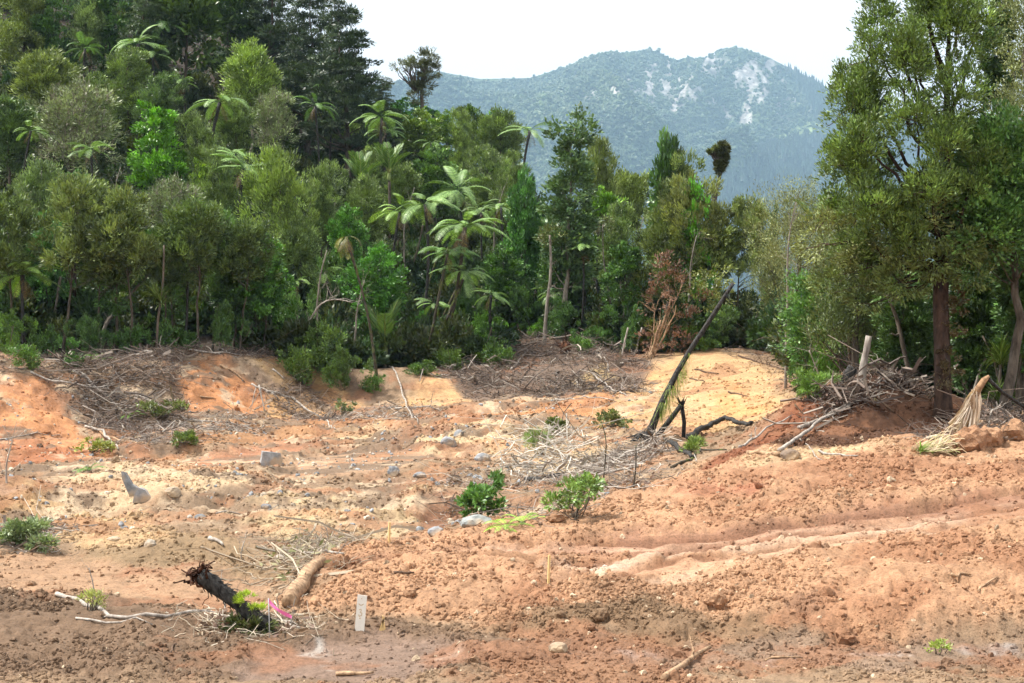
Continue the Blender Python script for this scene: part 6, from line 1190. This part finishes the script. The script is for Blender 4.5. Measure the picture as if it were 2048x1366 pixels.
boulder(965, 922, 34, 22, 'grey rock at the right foot of the pale central mound', (.9, .93, .98)); boulder(872, 1066, 34, 18, 'flat blue-grey rock on the edge of the pit', (.95, .98, 1.03)); boulder(955, 1050, 70, 26, 'broad greenish grey rock under the leafy bush', (.95, 1.03, 1.0)); boulder(532, 1018, 22, 14, 'dark stone in the stony basin gully', (.6, .65, .75)); boulder(560, 988, 14, 10, 'small dark stone at the pale mound\'s right end', (.6, .65, .75))
boulder(400, 1038, 24, 12, 'flat dark stone below the pale mound', (.6, .65, .7)); boulder(345, 990, 34, 20, 'tan boulder on the pale mound right of the slab', (1.25, 1.0, .72)); boulder(300, 1092, 26, 18, 'whitish stone beside the cut bush', (1.4, 1.2, .95)); boulder(228, 1080, 26, 10, 'flat pale stone on the brown hump', (1.35, 1.1, .8)); boulder(380, 1036, 12, 9, 'small white stone in the basin gully', (1.5, 1.4, 1.25)); boulder(90, 1040, 14, 12, 'small pale stone on the ochre ridge', (1.4, 1.2, .95))
boulder(560, 1118, 22, 12, 'white stone near the brush behind the tan log', (1.5, 1.35, 1.15)); boulder(1580, 918, 40, 26, 'brown earth-caked stump lump on the mound crest', (.7, .5, .35), name='earth_lump'); boulder(1117, 1300, 40, 20, 'knobbly pale root lump at the foot of the mound', (1.2, .9, .6), name='root_lump')
for px, py, s_p, lb in [(1944, 895, 70, 'biggest brown clod on the lumpy mound top'), (1985, 885, 52, 'second brown clod on the lumpy mound top'), (2030, 880, 60, 'brown clod on the mound top at the right edge'), (1900, 905, 34, 'small brown clod left of the biggest one'), (1110, 1042, 34, 'round earth lump on the pit rim'), (1430, 1210, 42, 'large pale clod low on the mound face'), (1200, 1240, 34, 'pale yellow clod low on the mound face'), (1525, 1300, 36, 'clod fallen at the mound foot'), (1180, 1262, 22, 'small yellowish clod near the root lump'), (820, 1195, 26, 'pale rounded stone on the mound\'s left face'), (1690, 1282, 44, 'broad clod at the mound foot, right part')]:
    b = hit(px, py); k = b[1]/F*s_p*.5; v, f = chunk(RK, 2, .28, .85); v = v*(1+.12*RK.random((len(v), 1))); mb_ = MB(); cc = SOIL[int(np.searchsorted(YG, b[1])), int(np.clip((b[0]/b[1]-UG[0])/(UG[1]-UG[0]), 0, len(UG)-1))]*1.05; mb_.add(v*k, f, None, cc)
    ob = link('earth_clod', mb_.mesh('earth_clod', [M['soil']])); ob.location = b+[0, 0, k*.35]; tag(ob, lb, 'clod', 'large clods on the mound')

# ------------------------------------------------------------------ survey things
M['paint'] = plain_mat('weathered_white_board', (.74, .70, .62), .7, 12, .12); M['mark'] = plain_mat('ochre_mark', (.50, .36, .20), .8); M['pink'] = plain_mat('pink_tape', (.85, .18, .45), .5, 10, .1); M['wire'] = plain_mat('galvanised_wire', (.45, .46, .47), .4); M['stake'] = plain_mat('yellow_stake', (.72, .50, .22), .8)
def boxv(w_, d_, h_, b_=.0): return np.array([[x_, y_, z_] for z_ in (0, h_) for y_ in (-d_/2, d_/2) for x_ in (-w_/2, w_/2)])
BQ = [[0, 2, 3, 1], [4, 5, 7, 6], [0, 1, 5, 4], [2, 6, 7, 3], [0, 4, 6, 2], [1, 3, 7, 5]]
b = hit(719, 1262); k = b[1]/F; t = empty('survey_board', b); t.rotation_euler = (math.radians(-6), math.radians(4.5), .05)
v = boxv(19*k, .03, 72*k); v[4:, 2] += np.array([0, -.01, 0, -.01]); mb_ = MB(); mb_.add(v-[0, 0, .02], None, BQ); link('board', mb_.mesh('board', [M['paint']]), t)
def stroke(pts, w_, name):
    p = np.array([[(x_-.5)*19*k, -.0165, y_*72*k] for x_, y_ in pts]); mb_ = MB(); n_ = len(p); tn = nrm(np.gradient(p, axis=0)); sd = np.cross(tn, [0, 1, 0])*w_/2
    mb_.add(np.concatenate([p-sd, p+sd]), None, [[i, n_+i, n_+i+1, i+1] for i in range(n_-1)]); link(name, mb_.mesh(name, [M['mark']]), t)
th = np.linspace(np.pi*1.05, np.pi*1.95, 9); stroke([(.45+.25*math.cos(a), .73+.05*math.sin(a)) for a in th], .012, 'mark')
stroke([(.42, .86), (.5, .855)], .014, 'mark')
stroke([(.3, .55), (.5, .57), (.52, .52), (.4, .49), (.62, .46), (.6, .40), (.35, .37), (.3, .42)], .014, 'mark'); stroke([(.4, .33), (.5, .31)], .02, 'mark')
tag(t, 'short white survey board with faint ochre marks at the foot of the mound', 'survey board')
b = hit(765, 1264); k = b[1]/F; t = empty('split_stake', b)
for dx, ln, an in ((-4, 30, .25), (4, 32, -.12)):
    mb_ = MB(); v = boxv(7*k, .02, ln*k); v[4:, 0] *= .25; mb_.add(v, None, BQ); o_ = link('splinter', mb_.mesh('splinter', [M['stake']]), t); o_.location = (dx*k, 0, -.02); o_.rotation_euler = (0, an, 0)
tag(t, 'small split wooden stake right of the white survey board', 'stake')
for px, top, bot, lb in [(1097, 1112, 1168, 'thin yellow survey stake beside the track\'s wet rut'), (778, 1046, 1086, 'thin yellow survey stake at the edge of the pale basin')]:
    b = hit(px, bot); k = b[1]/F; mb_ = MB(); v = boxv(4*k, 4*k, (bot-top)*k+.1); mb_.add(v-[0, 0, .1], None, BQ); o_ = link('survey_stake', mb_.mesh('survey_stake', [M['stake']])); o_.location = b; o_.rotation_euler = (0, .03, .4); tag(o_, lb, 'stake')
b = hit(539, 1276); k = b[1]/F; t = empty('wire_marker', b); mb_ = MB(); tube(mb_, np.array([[0, 0, -.05], [-.005, 0, 40*k], [-.015, 0, 78*k]]), .008, 6); link('wire', mb_.mesh('wire', [M['wire']], True), t)
mb_ = MB(); n_ = 12; tt = np.linspace(0, 1, n_); p = np.stack([-.015+tt*46*k, -.02*np.sin(tt*5), (74-34*tt**.85)*k-.02*np.sin(tt*3.14)], -1); wd = np.stack([0*tt, .012*np.sin(tt*7), .028+.006*np.cos(tt*9)], -1); mb_.add(np.concatenate([p-wd, p+wd]), None, [[i, n_+i, n_+i+1, i+1] for i in range(n_-1)]); link('ribbon', mb_.mesh('ribbon', [M['pink']]), t)
tag(t, 'wire marker with a pink ribbon beside the mossy stub', 'marker')
# tan log and mossy stub
log('tan_log', '641,1134 610,1170 574,1218', .115, 'dry', 'thick tan log resting on the left end of the mound', taper=1.15, lift=.7)
def stub():
    b = hit(528, 1262); Yb = b[1]; t = empty('mossy_stub', b); R = RD; p = np.array([at(540, 1258, Yb), at(500, 1228, Yb), at(450, 1185, Yb), at(400, 1150, Yb)])-b; t_ = np.linspace(0, 1, 12); q = np.stack([np.interp(t_, np.linspace(0, 1, 4), p[:, i]) for i in range(3)], -1)
    mb_ = MB(); tube(mb_, q, .115+.02*np.sin(t_*9), 10, rough=.2, R=R); ax = nrm(q[-1]-q[0])
    for _ in range(150):
        i = int(R.integers(12)); d = nrm(R.normal(0, 1, 3)); d -= ax*(d@ax); d = nrm(d); s0 = q[i]+d*.09; tube(mb_, [s0, s0+d*.04-ax*.03, s0+d*.07-ax*.10], [.012, .008, .004], 3, cap=False)
    link('trunk', mb_.mesh('trunk', [M['black']], True), t)
    mb_ = MB(); c = q[-1]
    for _ in range(60): d = nrm(ax*R.uniform(-.2, .9)+R.normal(0, .65, 3)+[-.1, 0, .2]); r_ = R.uniform(.007, .034); l_ = R.uniform(.08, .22)+(.25 if R.random() < .12 else 0); p_ = wob(c+R.normal(0, .06, 3), c+d*l_, 6, .35, R); p_[3:, 2] -= R.uniform(0, .06); tube(mb_, p_, np.linspace(r_, r_*.35, 6), 4, np.array((1.1, .7, .5))*R.uniform(.5, 1.3), cap=False)
    link('frayed_head', mb_.mesh('frayed_head', [M['bark_dark']], True), t)
    mc, _ = crown(R, [(*(q[5]+[.08, -.05, .11]), .15, .12, .07), (*(q[4]+[.14, -.05, .05]), .1, .1, .07)], 26, 34, .05, .06, .014, up=.7, cols=((.30, .36, .04), (.55, .60, .10))); link('moss_tuft', mc.mesh('moss_tuft', [M['frond']]), t)
    mc, _ = crown(R, [(*(q[4]-[.05, .1, .2]), .18, .12, .12), (*(q[2]-[.1, .1, .12]), .3, .2, .12), (*(q[1]-[.2, .1, .02]), .35, .25, .10)], 60, 26, .09, .08, .03, up=-.2, cols=((.05, .06, .02), (.16, .17, .06))); link('hanging_ferns', mc.mesh('hanging_ferns', [M['leaf']]), t)
    tag(t, 'dark shaggy fern stub with a lime moss tuft slanting up from the foreground', 'stump')
stub()

# ------------------------------------------------------------------ plants left in the clearing
RB = np.random.default_rng(707)
def clump(name, px, py, wpx, hpx, cols, label, ncl=90, per=40, ll=.09, lw=.045, leaf='gloss', up=.4, twig=12, cat='bush', cs=.11):
    b = hit(px, py); k = b[1]/F; W, H = wpx*k, hpx*k; t = empty(name, b)
    lob = [(RB.uniform(-W*.36, W*.36), RB.normal(0, W*.16), H*RB.uniform(.2, .8), W*RB.uniform(.1, .24), W*.18, H*RB.uniform(.1, .22)) for _ in range(8)]; mc, cen = crown(RB, lob, ncl, per, max(cs, W*.07), ll, lw, cols=cols, up=up, shell=.25); link('leaves', mc.mesh('leaves', [M[leaf]]), t)
    mb_ = MB()
    for c in cen[:twig]: tube(mb_, wob((RB.normal(0, .05), RB.normal(0, .05), -.05), c, 6, .1, RB), np.linspace(.018, .005, 6), 4, cap=False)
    link('stems', mb_.mesh('stems', [M['bark']], True), t); return tag(t, label, cat)
cG2 = ((.05, .11, .03), (.19, .32, .08))
clump('leafy_bush', 955, 1040, 95, 95, cG2, 'dark green leafy bush standing in the basin pit', 70, 34, .12, .065)
clump('leafy_bush', 1150, 1035, 120, 95, ((.10, .15, .04), (.30, .40, .12)), 'open green leafy bush left of the mound\'s ochre shoulder', 64, 22, .10, .05)
clump('low_bush', 1118, 866, 60, 40, ((.10, .12, .03), (.26, .27, .09)), 'small olive bush at the back of the basin', 60, 34, .12, .06)
clump('low_bush', 1225, 855, 80, 34, ((.10, .12, .04), (.25, .26, .1)), 'flattened olive bush left of the leaning trunk', 50, 28, .12, .05)
clump('low_bush', 325, 838, 90, 34, ((.10, .12, .04), (.28, .29, .10)), 'flattened green bush among the sticks between the orange scarps', 50, 30, .14, .06)
clump('low_bush', 370, 890, 50, 22, ((.09, .13, .03), (.24, .28, .08)), 'low green sprig heap at the foot of the second orange scarp', 40, 30, .13, .05)
clump('cut_bush', 55, 1095, 120, 55, ((.16, .19, .10), (.34, .37, .22)), 'cut grey-green bush lying at the left edge of the basin', 90, 34, .10, .035)
clump('low_bush', 180, 905, 90, 28, ((.26, .26, .06), (.46, .44, .14)), 'yellow-green sprig at the foot of the left orange scarp', 30, 22, .13, .06)
clump('wispy_bush', 1075, 915, 70, 60, ((.20, .26, .10), (.40, .48, .22)), 'wispy pale green feathery plant among the white branches', 50, 34, .16, .014, 'frond', 1.0)
clump('pine_sprig', 1625, 800, 80, 60, ((.12, .20, .04), (.28, .40, .10)), 'feathery bright green bough at the left end of the right bank', 60, 40, .16, .018, 'frond', .2)
clump('low_bush', 1375, 905, 60, 26, ((.12, .16, .04), (.30, .34, .1)), 'green sprig under the snapped trunk', 36, 26, .12, .03)
clump('low_bush', 690, 832, 50, 34, ((.10, .12, .05), (.24, .26, .11)), 'grey-green sprig beside the thick pale branch', 30, 24, .13, .05)
clump('small_weed', 1880, 1310, 60, 26, ((.25, .30, .05), (.45, .5, .12)), 'yellow-green weed at the mound foot on the right', 12, 16, .06, .02, 'frond', .8, 5, 'weed', .05)
clump('dry_weed', 185, 1222, 60, 40, ((.40, .36, .16), (.62, .58, .32)), 'pale dry weed beside the long white branch', 20, 20, .08, .02, 'frond', .8, 8, 'weed', .06)
def rosette(px, py, n_, s_, col, label, name='ground_fern', meshes=None, cat='fern'):
    b = hit(px, py); t = empty(name, b)
    for i in range(n_): copy_to((meshes or FROND)[i % len(meshes or FROND)], 'frond', t, (0, 0, .03), (RB.normal(0, .1), RB.uniform(-.5, .1), i*2.4), (s_*RB.uniform(.8, 1.1),)*3, np.array(col)*RB.uniform(.85, 1.15))
    mb_ = MB(); v, f = chunk(RB, 1, .3, .9); mb_.add(v*.11*max(.6, s_*2), f, None); link('root', mb_.mesh('root', [M['brown']]), t); return tag(t, label, cat)
rosette(1012, 1058, 11, .27, (1.35, 1.25, .55), 'yellow-green fern tipped over beside the broad greenish rock')
rosette(1045, 1050, 5, .28, (1.2, 1.2, .6), 'upright small fern just right of the yellow-green fern')
rosette(1080, 1050, 7, .26, (1, 1, 1), 'withered brown fern on the pit rim', meshes=DEADF, cat='dead fern')
rosette(905, 1000, 6, .42, (.9, .9, .9), 'grey withered fern with arching stalks left of the leafy bush', meshes=DEADF, cat='dead fern')
rosette(262, 838, 9, .36, (.8, .85, .6), 'small green fern on the slope between the orange scarps')
rosette(180, 945, 8, .28, (.6, .7, .45), 'small dark fern between the left orange scarp and the pale mound')
rosette(195, 725, 10, .5, (.7, .85, .55), 'bright ground fern on the rim under the forked pale trunk')
for pts, lb in [([(1202, 985), (1210, 930), (1213, 880), (1205, 850)], 'thin bare sapling pole left of the leaning trunk'), ([(1265, 975), (1272, 930), (1272, 890)], 'thin mossy sapling pole below the leaning trunk')]:
    b = hit(*pts[0]); pole('sapling_pole', [(x_, y_, b[1]) for x_, y_ in pts], (.022, .018, .012), 'mossy', lb, 'sapling', 3, .5)
b = hit(14, 965); pole('bare_shrub', [(14, 965, b[1]), (12, 930, b[1]), (25, 880, b[1])], (.03, .025, .012), 'dead', 'bare pale shrub at the left edge below the orange scarp', 'shrub', 9, 1.0, up=1.5)
b = hit(190, 1200); pole('bare_twig', [(192, 1200, b[1]), (187, 1168, b[1]), (178, 1135, b[1])], (.016, .012, .006), 'dead', 'upright white twig by the dry weed', 'twig', 4, .3, up=1.2)
for px, py, lb in [(485, 1120, 'white dead twig tuft behind the brown hump'), (1260, 950, 'white bleached twig tuft beside the thin mossy pole')]:
    b = hit(px, py); pole('bare_twig', [(px, py, b[1]), (px-3, py-15, b[1]), (px+4, py-38, b[1])], (.018, .014, .008), 'dead', lb, 'twig', 6, .4, up=1.2)
